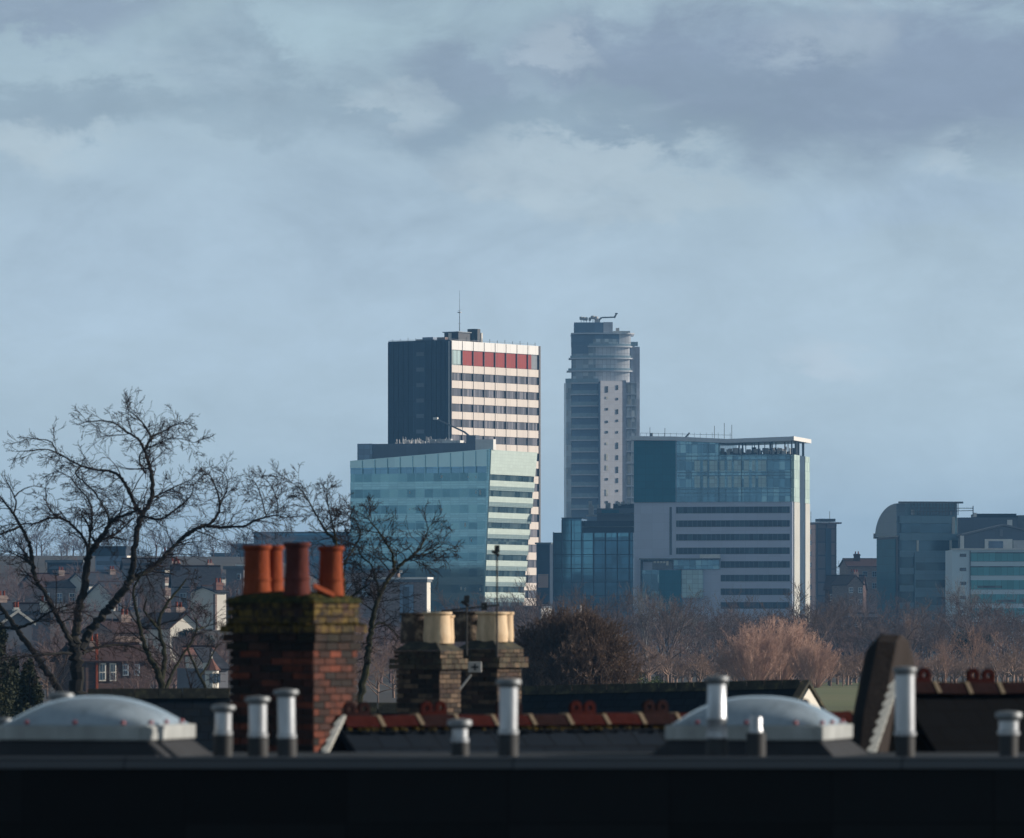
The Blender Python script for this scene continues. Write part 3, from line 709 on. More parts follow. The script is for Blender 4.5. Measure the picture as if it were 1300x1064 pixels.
# ---------------- B7: barrel-roofed block
def barrel_block():
    D=1200; b=Bld('glass_office','blue glass office with a quarter-round barrel roof end and lattice roof screen','office block',1141,1113,1216,D,9,680)
    Z=b.Z; Lx,Ly=b.Lx,b.Ly
    b.box('wall','b7_glass',0,Lx,0,Ly,0,Z(680))
    b.fl('flank','navy',1114,1141,681,800,.15)
    b.fl('flank_panel','teal_dark',1114.5,1138,684,800,.25)
    # quarter barrel: profile in y(z), extruded in x
    ztop=Z(639); z0=Z(680); n=14
    prof=[]
    for i in range(n+1):
        a=math.pi/2*i/n
        prof.append((Ly*1.0-Ly*.92*(math.sin(a)) , z0+(ztop-z0)*math.sin(a) if False else z0+(ztop-z0)*(1-(1-math.sin(a))) ))
    pr=[(Ly+.2-(Ly-0.5)*(1-math.cos(math.pi/2*i/n)), z0+(ztop-z0)*math.sin(math.pi/2*i/n)) for i in range(n+1)]
    sec=lambda x:[(x,y,z) for y,z in pr]+[(x,.5,z0)]
    MB().loft([sec(-.3),sec(Lx*.12)]).build('barrel_roof',M['barrel'],b.o)
    MB().loft([sec(Lx*.12+.02),sec(Lx)]).build('barrel_roof',M['b7_band'],b.o)
    b.box('gutter','metal_grey',-.4,2,Ly,Ly+1.2,z0-.3,z0+.7)
    b.box('roof_edge','metal_grey',0,b.X(1222),-.6,.4,ztop,ztop+.35)
    q=MB(); r=random.Random(4)
    for i in range(16):
        x=Lx*(.2+.8*i/15); q.tube((x,-.2,Z(654)),(x,-.2,ztop),.09,n=4)
    q.tube((Lx*.2,-.2,Z(645)),(b.X(1235),-.2,Z(645)),.09,n=4); q.tube((Lx*.2,-.2,Z(650)),(b.X(1235),-.2,Z(648)),.09,n=4)
    q.tube((b.X(1235),-.2,Z(642)),(b.X(1235),-.2,Z(655)),.12,n=4); q.tube((b.X(1212),-.2,Z(639)),(b.X(1212),-.2,Z(660)),.15,n=4)
    q.build('lattice',M['metal_grey'],b.o)
    for i in range(22):
        x=Lx*(.2+.78*i/22)
        if r.random()<.8: b.box('roof_panel','offwhite' if r.random()<.15 else 'barrel',x,x+.35,-.1,.1,Z(653.5),Z(645+r.random()*5))
    fr=b.fr
    fr('spandrel','b7_band',1142,1210,655,664,.35); fr('window_band','b7_glass',1144,1208,664.3,676.5,.15)
    fr('pier','stone_lit',1208,1211.5,656,678,.5)
    y=677
    k=0
    while y<800:
        fr('spandrel','b7_band',1142,1216,y,y+ (9 if k<1 else 8),.4)
        fr('window_band','b7_glass',1144,1216,y+9.3,y+21.5,.12)
        y+=22; k+=1
    fr('oriel','b7_band',1160,1215,702,800,.9)
    for i in range(5): fr('window_band','b7_glass',1161,1214.5,714+22*i,724+22*i,1.0)
    fr('lamp','win_pale',1163,1165.5,686,700,.6); fr('lamp','win_pale',1205,1207.5,686,698,.6)
barrel_block()

# ---------------- B8: white and teal banded block on the right edge
def banded_block():
    b=Bld('office_block','low pale blue block with teal ribbon windows at the foot of the gabled dark roof','office block',1209,1208,1345,1150,.6,698)
    Z=b.Z; b.box('wall','b8_white',0,b.Lx,0,16,0,b.H)
    b.box('coping','white',-.2,b.Lx,-.4,.4,b.H,b.H+.25)
    for i in range(6):
        py=701+17.8*i
        b.fr('window_band','b8_glass',1232,1344,py,py+11.8,.1)
        b.fr('blind','b8_low',1233+8*((i*3)%5),1262+9*((i*2)%4)+10,py+7.,py+10.,.14) if i in (2,3,4) else b.fr('blind','b8_low',1232,1344,py,py+1.5,.14)
        b.fr('window','win_dark',1218.5,1226.5,py+2,py+6,.1)
    b.fr('downpipe','metal_grey',1231,1232,699,800,.3)
    g=Bld('office_roof_block','dark gabled roof storey with white window bay rising behind the teal banded block','building',1223,1221,1330,1190,1,697)
    Z=g.Z; X=g.X
    q=MB(); pts=[(X(1224),0,Z(700)),(X(1224),0,Z(680)),(X(1275),0,Z(668)),(X(1330),0,Z(681)),(X(1330),0,Z(700))]
    q.loft([pts,[(x,12,z) for x,y,z in pts]]).build('gable_wall',M['office_box'],g.o)
    q=MB(); 
    for (xa,ya,xb,yb_) in ((1221,680.5,1275,667.5),(1275,667.5,1331,681)):
        q.loft([[(X(xa),-.6,Z(ya)),(X(xb),-.6,Z(yb_)),(X(xb),-.6,Z(yb_)+.35),(X(xa),-.6,Z(ya)+.35)],[(X(xa),13,Z(ya)),(X(xb),13,Z(yb_)),(X(xb),13,Z(yb_)+.35),(X(xa),13,Z(ya)+.35)]])
    q.build('roof',M['render_grey'],g.o)
    g.box('white_pier','white',X(1219),X(1223.5),-.5,.5,Z(697),Z(680))
    g.fr('window_bay','white',1250,1285,684.5,697,.6); g.fr('window','glass_far',1254.5,1273,687,696,.7); 
    g.fr('window_bay','offwhite',1286,1330,686,697,.5); g.fr('vent','render_grey',1269,1273,672,681,.3)
    g.box('wall','render_grey',X(1224),X(1330),.1,12,-2,Z(699.9))
    h=Bld('plant_block','dark flat-topped plant block with white lift housing behind the gabled roof','building',1216,1215,1340,1260,1,656)
    h.box('wall','office_box',0,h.X(1292),0,14,0,h.Z(657)); h.box('upper','navy',h.X(1240),h.X(1291),1,13,h.Z(656.9),h.Z(652))
    h.box('wing','metal_grey',h.X(1293),h.X(1340),1,13,0,h.Z(654)); h.fr('lift_housing','white',1278.5,1285,660,668,.3); h.fr('lift_housing','white',1236,1240,651,656,-.2,q=2)
banded_block()

# ---------------- assorted far blocks
def simple_block(label,xc,xl,xr,D,t,py,mat,matr=None,mat2=None,rows=0,fh=9,cat='building',name='building',roof=None,base=790,win='win_dark',zb=None,x0=None,x1=None,start=4):
    b=Bld(name,label,cat,xc,xl,xr,D,t,py,zb=zb)
    b.box('wall',mat,0,b.Lx,0,b.Ly,0,b.H)
    if matr: b.fr('end_wall',matr,xc+.2,xr-.2,py+.5,base,.15)
    for i in range(rows):
        y=py+start+fh*i
        b.fl('window_band',win,(x0 or xl+2),(x1 or xc-2),y,y+fh*.45,.12)
    b.box('roof',roof or 'metal_grey',-.3,b.Lx+.3,-.3,b.Ly+.3,b.H,b.H+.4)
    return b
simple_block('long low teal glass building beyond the red chimney pots',446,322,450,1560,80,677,'teal_block',rows=3,fh=10,win='office_box')
simple_block('small dark blue block beside the long low teal building',322,293,324,1600,80,692,'navy',rows=1)
simple_block('distant low grey block on the hill above the terraced roofs',300,268,302,1450,80,704,'office_box',rows=1)
w=simple_block('pale blue slab block with dark roof and sunlit end wall on the hill',160,121,168,1050,60,697,'render_blue','render_white',rows=4,fh=11,win='office_box',base=760,roof='navy')
w.box('roof_edge','navy',-.4,2,-.2,w.Ly+.4,w.H-1.1,w.H+.5)
for k in range(5): w.fr('window','win_dark',162.5,165.5,702+8*k,705+8*k,.2)
simple_block('dark flat block half hidden by the trunk of the large bare tree',104,60,110,1000,75,714,'navy',rows=1,win='office_box')
simple_block('navy office block squeezed between the cream banded tower and the teal glass block',698,681,703,1430,80,691,'navy',rows=2,fh=38,win='brown_brick',start=38)
b=simple_block('low white-banded building at the foot of the cream banded tower',686,560,700,1300,70,772,'render_grey','white',rows=2,fh=10,win='offwhite',base=800)
b=simple_block('grey brick block with blue stair glass and sunlit corner below the glass office',540.5,470,545.5,900,74,739,'brick_pale','render_white',rows=0)
b.fl('stair_glass','lightgrid',508,525,742,790,.2); b.fl('window','office_box',512,520,745,788,.3); b.box('coping','white',-.5,b.Lx+.5,-.4,b.Ly+.2,b.H+.41,b.H+.7)
b=simple_block('brownish brick block with a blue glazed bay behind the tree of the main chimney',505,432,508,1000,75,727,'brick_pale',rows=0)
b.fl('bay_window','frame_pale',460,476,733,757,.4); b.fl('window','glass_far',462,474,738,747,.5); b.fl('window','glass_far',488,492,746,752,.2)
b.fl('window','frame_pale',440,447,741,748,.2)

# ------------------------------------------------------------------ houses
def uvroof(mb,o):
    pass
def roof_quad(name,mat,a,b_,c,d,parent,thick=.12):
    """pitched roof slope: a,b along the eaves, c,d along the ridge (c above b); UVs in metres for the slate courses"""
    a,b_,c,d=map(Vector,(a,b_,c,d))
    n=(b_-a).cross(d-a).normalized()
    if n.z<0: n=-n
    me=bpy.data.meshes.new(name)
    vs=[a,b_,c,d]+[v-n*thick for v in (a,b_,c,d)]
    me.from_pydata([tuple(v) for v in vs],[],[(0,1,2,3),(7,6,5,4),(4,5,1,0),(5,6,2,1),(6,7,3,2),(7,4,0,3)])
    uv=me.uv_layers.new(name='UVMap'); ex=(b_-a).normalized(); ey=n.cross(ex)
    for l in me.loops:
        v=Vector(me.vertices[l.vertex_index].co)-a; uv.data[l.index].uv=(v.dot(ex),v.dot(ey))
    me.materials.append(M[mat]); me.update()
    o=bpy.data.objects.new(name,me); COL.objects.link(o); o.parent=parent
    return o
def house(label,px,py_eave,D,w,d,wall_h,roof_h,rz,wallm='brick_house',roofm='slate_far',ridge='x',chim=(),wins=(),name='house',cat='house',group=None,barge=None,pot='terracotta',sidewins=()):
    """a pitched-roof house; px,py_eave = where the middle of its front eaves appears"""
    c=W(px,py_eave,D); zb=gz(c.x,D)-1
    o=empty(name,(c.x,D,zb),R(rz),label,cat,group); zE=c.z-zb
    zE=max(zE,2.)
    hw,hd=w/2,d/2
    MB().box(-hw,hw,0,d,0,zE).build('wall',M[wallm],o)
    if ridge=='x':
        MB().loft([[(-hw,0,zE),(-hw,d,zE),(-hw,hd,zE+roof_h)],[(hw,0,zE),(hw,d,zE),(hw,hd,zE+roof_h)]]).build('gable_wall',M[wallm],o)
        e=.3; k=roof_h/hd
        roof_quad('roof',roofm,(-hw-e,-e,zE-e*k+.1),(hw+e,-e,zE-e*k+.1),(hw+e,hd,zE+roof_h+.1),(-hw-e,hd,zE+roof_h+.1),o)
        roof_quad('roof',roofm,(hw+e,d+e,zE-e*k+.1),(-hw-e,d+e,zE-e*k+.1),(-hw-e,hd,zE+roof_h+.1),(hw+e,hd,zE+roof_h+.1),o)
        MB().tube((-hw-e,hd,zE+roof_h+.1),(hw+e,hd,zE+roof_h+.1),.14,n=6).build('ridge',M['tile_far'] if roofm=='slate_far' else M['ridge_dark'],o)
    else:
        MB().loft([[(-hw,0,zE),(hw,0,zE),(0,0,zE+roof_h)],[(-hw,d,zE),(hw,d,zE),(0,d,zE+roof_h)]]).build('gable_wall',M[wallm],o)
        e=.3; k=roof_h/hw
        roof_quad('roof',roofm,(-hw-e,d+e,zE-e*k+.1),(-hw-e,-e,zE-e*k+.1),(0,-e,zE+roof_h+.1),(0,d+e,zE+roof_h+.1),o)
        roof_quad('roof',roofm,(hw+e,-e,zE-e*k+.1),(hw+e,d+e,zE-e*k+.1),(0,d+e,zE+roof_h+.1),(0,-e,zE+roof_h+.1),o)
        if barge:
            for s in (-1,1):
                MB().loft([[(s*(hw+e),-e-.08,zE-e*k-.15),(s*(hw+e),-e,zE-e*k-.15),(s*(hw+e),-e,zE-e*k+.12),(s*(hw+e),-e-.08,zE-e*k+.12)],[(0,-e-.08,zE+roof_h-.15),(0,-e,zE+roof_h-.15),(0,-e,zE+roof_h+.12),(0,-e-.08,zE+roof_h+.12)]]).build('bargeboard',M[barge],o)
    for (x,y,cw,cd,h,cm) in chim:
        zc=zE+roof_h*.4
        ch=MB().box(x-cw/2,x+cw/2,y-cd/2,y+cd/2,zc,zE+roof_h+h).box(x-cw/2-.08,x+cw/2+.08,y-cd/2-.08,y+cd/2+.08,zE+roof_h+h-.35,zE+roof_h+h-.15).build('chimney',M[cm],o)
        q=MB(); n=max(2,int(cw/.45))
        for i in range(n):
            q.lathe([(.13,0),(.12,.45),(.14,.5)],(x-cw/2+cw*(i+.5)/n,y,zE+roof_h+h),8)
        q.build('chimney_pots',M[pot],ch)
    for (x,z,ww,wh,fm) in wins:
        zz=zE-z
        f=MB().box(x-ww/2,x+ww/2,-.12,.05,zz-wh/2,zz+wh/2).build('window',M[fm],o)
        g=MB()
        nn=2 if ww<1.4 else 3
        for i in range(nn):
            xa=x-ww/2+.1+(ww-.1)*i/nn; g.box(xa,xa+(ww-.1)/nn-.1,-.16,-.1,zz-wh/2+.1,zz-.04).box(xa,xa+(ww-.1)/nn-.1,-.16,-.1,zz+.04,zz+wh/2-.1)
        g.build('pane',M['glass_far'],f)
    for (y,z,ww,wh,fm) in sidewins:
        zz=zE-z
        f=MB().box(hw-.05,hw+.12,y-ww/2,y+ww/2,zz-wh/2,zz+wh/2).build('window',M[fm],o)
        MB().box(hw+.1,hw+.16,y-ww/2+.12,y+ww/2-.12,zz-wh/2+.12,zz+wh/2-.12).build('pane',M['glass_far'],f)
    return o
W_=lambda rows,xs,ww,wh,fm:[(x,z,ww,wh,fm) for z in rows for x in xs]
house('dark terrace with slate roof and brick end stack beside the pale blue slab block',190,722,800,6,7,6,1.2,8,'render_grey','slate_far','x',chim=((2.4,1.5,1.3,.8,1.0,'brick_pale'),),wins=W_((1.6,4.2),(-2.,-.3,1.2),.9,1.3,'frame_white'))
h=house('brick house with three stacked white bands on its chimney breast, halfway up the hill',221,730,780,2.6,6,6,1.0,34,'brick_pale','slate_far','x',chim=((.4,.6,1.2,.8,.7,'brick_pale'),),wins=())
for k in range(3): MB().box(-1.4,1.4,-.2,0,3.9-1.6*k+2.,4.2-1.6*k+2.).build('band',M['render_white'],h)
house('dark mansard house with a row of pale blue framed windows under the bare branches',250,744,720,5.2,7,7,2.2,6,'render_grey','slate_far','x',chim=((-2.2,3,.9,.6,.4,'brick_house'),),wins=W_((1.3,3.8),(-1.6,-.2,1.3),.8,1.0,'frame_pale')+W_((.2,),(0,),3.6,.12,'frame_white'))
h=house('tall narrow house gable in white render and orange brick beside the grey flat-roofed block',281,752,700,1.3,5,7,.6,38,'render_white','slate_far','x',chim=((-.1,.5,.9,.6,.5,'tile_pink'),),wins=())
MB().box(-.9,-.66,-.1,.3,0,5).build('brick_pier',M['brick_pale'],h)
b=simple_block('grey brown flat-roofed block with white roof box next to the main chimney',309,287,311,740,80,723,'render_grey',rows=0,base=780)
b.fl('window','frame_pale',301,306,728,736,.2); b.fl('window','frame_pale',299,304,748,757,.2); b.fl('roof_box','white',298,311,716.5,722,-.4,q=2)
b.fl('pane','glass_far',302.2,304.8,729.5,735,.3); b.fl('pane','glass_far',300.2,302.8,749.5,755.5,.3)
house('small gabled house with bright white bargeboards and a white chimney stack',22,789,560,2.6,6,4,.95,16,'render_grey','slate_far','y',barge='render_white',chim=((0,.5,.45,.5,.3,'render_white'),))
house('blue slate roofed house with a white rendered chimney near the woodland edge',42,785,590,3.2,6,4,1.3,5,'render_grey','slate_far','x',chim=((1.1,1,.8,.7,.3,'render_white'),))
h=house('long brick house with sunlit white sash windows among the reddish trees',150,839,420,4.6,6,4,1.0,24,'brick_house','tile_far','x',chim=((-1.,2,.7,.5,.3,'brick_pale'),),wins=[(-1.15,.75,.5,1.2,'render_white'),(-.4,.75,.45,1.2,'render_white'),(.5,.6,.4,.8,'frame_pale'),(1.3,.6,.4,.8,'frame_pale')])
MB().box(-1.62,-1.45,-.12,.0,1,h.children[0].data.vertices[4].co.z).build('brick_pier',M['terracotta'],h)
for k,(lab,px,py,D,w,d,wh,rh,rz,wm,rm,rg,nw,fmt) in enumerate((
 ('pale rendered house with grey slate roof just beneath the pale blue slab block',140,742,900,7,7,6,1.6,34,'render_white','slate_far','x',3,'frame_pale'),
 ('long cream terrace with sunlit end gable, second row down the hill',178,756,820,8,7,6,1.7,34,'render_white','slate_far','x',4,'frame_pale'),
 ('brown brick semi with white bays partly behind the large trunk',75,745,900,6,7,6,1.8,30,'brick_pale','tile_far','x',3,'frame_white'),
 ('cream gabled cottage low on the slope between two bare stems',235,796,600,3.4,6,4,1.3,36,'render_white','tile_far','y',2,'frame_pale'),
 ('white rendered cottage at the photograph edge above the conifers',6,778,650,4.0,6,4,1.2,34,'render_white','slate_far','x',2,'frame_pale'),
 ('grey slate roofed villa with white corner chimney beside the mansard house',268,733,900,5.,7,6,1.5,32,'render_white','slate_far','x',3,'frame_pale'),
 ('small orange brick house on the wooded slope left of the smaller bare tree',165,803,560,3.,6,4,1.0,32,'brick_pale','tile_far','x',2,'frame_white'))):
    house(lab,px,py,D,w,d,wh,rh,rz,wm,rm,rg,chim=((w*.3,d*.45,.9,.6,.6,'brick_pale'),),wins=W_((1.5,4.),[(-w/2+w*(q+.5)/nw) for q in range(nw)],.9,1.2,fmt),sidewins=((d*.3,1.6,.8,1.2,fmt),(d*.7,1.6,.8,1.2,fmt)) if rg=='x' else ())
# turreted villa
def villa():
    D=380; c=W(269,851,D); zb=gz(c.x,D)-1
    o=empty('villa',(c.x,D,zb),R(30),'white bay-fronted villa with a conical red turret roof among bare trees','house')
    z=c.z-zb; n=8
    MB().prism([(.42*math.cos(R(22.5+45*i)),.42*math.sin(R(22.5+45*i))) for i in range(8)],0,z).build('turret',M['render_white'],o)
    for k in (-1,0,1): MB().box(-.09+k*.26,.09+k*.26,-.44,-.36,z-.75,z-.2).build('window',M['glass_far'],o)
    MB().lathe([(.56,0),(.5,.08),(.18,.5),(.02,.75)],(0,0,z),8).build('turret_roof',M['tile_pink'],o)
    MB().lathe([(.05,0),(.03,.2),(.06,.25),(.01,.4)],(0,0,z+.72),6).build('finial',M['render_white'],o)
    MB().box(-.42,-.2,.1,.35,z,z+.45).build('chimney',M['render_white'],o)
    MB().box(.2,1.4,.6,5,0,z+.1).build('wall',M['render_grey'],o)
    roof_quad('roof','slate_far',(-.1,.4,z+.1),(1.6,.4,z+.1),(1.5,3,z+1.4),(.3,3,z+1.4),o)
villa()
house('pink tiled bungalow roof behind the conical turret villa',254,832,430,1.6,4,3,.45,6,'render_white','tile_pink','x')
house('terracotta roofed house with a sunlit cream gable between the brown block and the barrel roof',1086,741,1150,3.0,8,5,1.5,18,'brick_pale','tile_far','y',chim=((1.2,3,.9,.7,.6,'brick_pale'),),wins=W_((1.2,3.4),(-.9,.9),.8,1.,'frame_white'))
house('darker tiled house with a long roof beyond the cream gable',1104,719,1300,9,8,6,1.5,10,'brick_pale','tile_far','x',chim=((-2,3,1.2,.8,1.1,'brick_house'),),wins=W_((1.6,4.),(-3,-1,1,3),1.,1.2,'frame_pale'))
h=house('long dark shed with a thin white fascia among the trees',1090,784,900,6.2,8,3,.5,4,'navy','slate_far','x',wins=W_((1.,),(-2,-.5,1.2),.9,.7,'frame_pale'))
MB().box(-3.4,3.4,-.45,-.32,h.children[0].dimensions.z if False else 0.1,0.2).build('sill',M['offwhite'],h)
house('small brick house with a hipped look beside the wooded slope',1070,748,1220,7,7,6,2.6,-12,'brick_house','tile_far','x',chim=((1.5,3,.9,.7,.8,'brick_pale'),),wins=W_((1.6,),(-2,0,2),1.,1.3,'frame_white'))
# white hut
D=600; c=W(773,816,D); zb=gz(c.x,D)-1
o=empty('hut',(c.x,D,zb),R(6),'small white flat-roofed hut beyond the dark domed bush','hut')
MB().box(-1.1,1.1,0,2.4,0,c.z-zb+.55).build('wall',M['render_white'],o); MB().box(-1.25,1.25,-.2,2.6,c.z-zb+.57,c.z-zb+.78).build('roof',M['white'],o)
for k in range(3): MB().box(-.8+.6*k,-.45+.6*k,-.06,.02,c.z-zb-.25,c.z-zb+.3).build('window',M['glass_far'],o)
# light pole
o=MB(); p=W(737,860,560); g=gz(p.x,560); o.tube((0,0,0),(0,0,zat(768,560)-g),.11,.07,8)
o=o.build('pole',M['offwhite']); o.location=(p.x,560,g); tag(o,'slim pale pole standing behind the dark domed bush','pole')

# ------------------------------------------------------------------ trees
def segs_mesh(name,segs,mat,parent,sides=3,minr=0):
    if not segs: return None
    A=np.array([(*s[0],*s[1],s[2],s[3]) for s in segs],dtype=np.float64)
    p=A[:,0:3]; q=A[:,3:6]; r0=A[:,6]; r1=A[:,7]
    d=q-p; ln=np.linalg.norm(d,axis=1,keepdims=True); ln[ln==0]=1; d/=ln
    ref=np.where(np.abs(d[:,2:3])<.9,np.array([[0,0,1.]]),np.array([[1.,0,0]]))
    a=np.cross(d,ref); a/=np.linalg.norm(a,axis=1,keepdims=True); c=np.cross(d,a)
    n=len(segs); k=sides
    V=np.zeros((n,2*k,3))
    for i in range(k):
        an=2*math.pi*i/k; off=a*math.cos(an)+c*math.sin(an)
        V[:,i]=p+off*r0[:,None]; V[:,k+i]=q+off*r1[:,None]
    V=V.reshape(-1,3)
    base=(np.arange(n)*2*k)[:,None]
    faces=[]
    for i in range(k):
        j=(i+1)%k; faces.append(np.stack([base[:,0]+i,base[:,0]+j,base[:,0]+k+j,base[:,0]+k+i],1))
    Fc=np.stack(faces,1).reshape(-1,4)
    me=bpy.data.meshes.new(name); me.vertices.add(len(V)); me.vertices.foreach_set('co',V.ravel())
    me.loops.add(Fc.size); me.loops.foreach_set('vertex_index',Fc.ravel().astype(np.int32))
    me.polygons.add(len(Fc)); me.polygons.foreach_set('loop_start',np.arange(0,Fc.size,4,dtype=np.int32)); me.polygons.foreach_set('loop_total',np.full(len(Fc),4,dtype=np.int32))
    me.polygons.foreach_set('use_smooth',np.ones(len(Fc),dtype=bool))
    me.update(calc_edges=True); me.validate()
    me.materials.append(M[mat] if isinstance(mat,str) else mat)
    o=bpy.data.objects.new(name,me); COL.objects.link(o)
    if parent: o.parent=parent
    return o
def rvec(r):
    return Vector((r.gauss(0,1),r.gauss(0,1),r.gauss(0,1))).normalized()
def grow(r,out,p,d,L,rad,depth,maxd,ratio=.62,kids=4,wig=.22,up=.05,ang=(25,60),taper=.35,minr=.004,flat=0):
    n=max(3,int(5-depth*.5)); st=L/n; pts=[p]; cur=p; rr=rad
    for i in range(n):
        d=(d+rvec(r)*wig+Vector((0,0,up))).normalized()
        q=cur+d*st; r2=rad*(1-(1-taper)*(i+1)/n)
        out.append((cur,q,max(rr,minr),max(r2,minr),depth)); cur=q; rr=r2
        if depth<maxd:
            m=kids if i==n-1 else (kids/ (n-1) if n>1 else kids)
            cnt=int(m)+(1 if r.random()<m-int(m) else 0)
            if i==n-1: cnt=max(1,int(kids//2))
            for _ in range(cnt):
                if i==0 and r.random()<.6: continue
                ax=d.cross(rvec(r)).normalized(); a=R(r.uniform(*ang))
                nd=(Matrix.Rotation(a,3,ax)@d)
                grow(r,out,cur,nd,L*ratio*r.uniform(.7,1.2)*(1-.35*i/n),max(r2*.62,minr),depth+1,maxd,ratio,kids,wig,up,ang,taper,minr)
def spl(pts,n=5):
    out=[]
    P=[pts[0]]+list(pts)+[pts[-1]]
    for i in range(1,len(P)-2):
        a,b,c,d=P[i-1],P[i],P[i+1],P[i+2]
        for k in range(n):
            t=k/n
            out.append(tuple(.5*((2*b[j])+(-a[j]+c[j])*t+(2*a[j]-5*b[j]+4*c[j]-d[j])*t*t+(-a[j]+3*b[j]-3*c[j]+d[j])*t**3) for j in range(len(b))))
    out.append(tuple(pts[-1])); return out

def hero_tree(label,D,limbs,base,seed,twigL=36,dens=1.,name='bare_tree',mat='bark_near',tmat='twig_near',up=-.01,maxd=3,minr=.0052,lowcut=None,group=None,kids=3.4):
    """limbs: lists of (px,py,width_px,depth_m) along each surveyed limb; side branches and twigs grow from them in all directions"""
    s=D/F; r=random.Random(seed)
    b=W(base[0],base[1],D); g=gz(b.x,D)
    o=empty(name,(b.x,D,g),0,label,'tree',group); O=Vector((b.x,D,g))
    big=[];tw=[]
    trunk=MB(); trunk.tube((0,0,-.3),W(base[0],base[1],D)-O,base[2]*s*.75,base[2]*s*.5,12)
    for lb in limbs:
        pts=spl([(x,y,w,dp) for x,y,w,dp in lb],6)
        P3=[]
        for x,y,w,dp in pts:
            v=W(x,y,D)-O; v.y+=dp; P3.append((v,w*s*.44))
        secs=[]
        for i,(v,rad) in enumerate(P3):
            d=(P3[min(i+1,len(P3)-1)][0]-P3[max(i-1,0)][0]).normalized()
            a=d.cross(Vector((0,1,0))); a=a.normalized() if a.length>1e-3 else Vector((1,0,0)); c=d.cross(a)
            rad=rad*(1+.10*math.sin(i*2.1+seed)); v=v+rvec(r)*rad*.35
            secs.append([v+(a*math.cos(2*math.pi*k/8)+c*math.sin(2*math.pi*k/8))*rad for k in range(8)])
        trunk.loft(secs)
        for i in range(2,len(P3)):
            v,rad=P3[i]; d=(P3[i][0]-P3[i-1][0]); L=d.length/s
            d.normalize(); px,py,w,dp=pts[i]
            if w>7.5 or (px<70 and r.random()<.5): continue
            if lowcut and py>lowcut: continue
            pr=dens*L/13.*(1.3 if w<4 else .8)
            cnt=int(pr)+(1 if r.random()<pr-int(pr) else 0)
            if i==len(P3)-1: cnt+=2
            for _ in range(cnt):
                ax=d.cross(rvec(r)).normalized(); nd=Matrix.Rotation(R(r.uniform(25,70)),3,ax)@d
                nd.z*=.8; nd.normalize()
                grow(r,tw,v,nd,twigL*s*r.uniform(.6,1.5)*(.34+.66*min(1,w/5)),max(min(rad*.5,.024*D/150),minr*1.6),0,maxd-1,.66,kids,.20,up,(22,55),.3,minr)
    trunk.build('trunk',M[mat],o,smooth=True)
    segs_mesh('crown',tw,tmat,o,3)
    return o,len(tw)

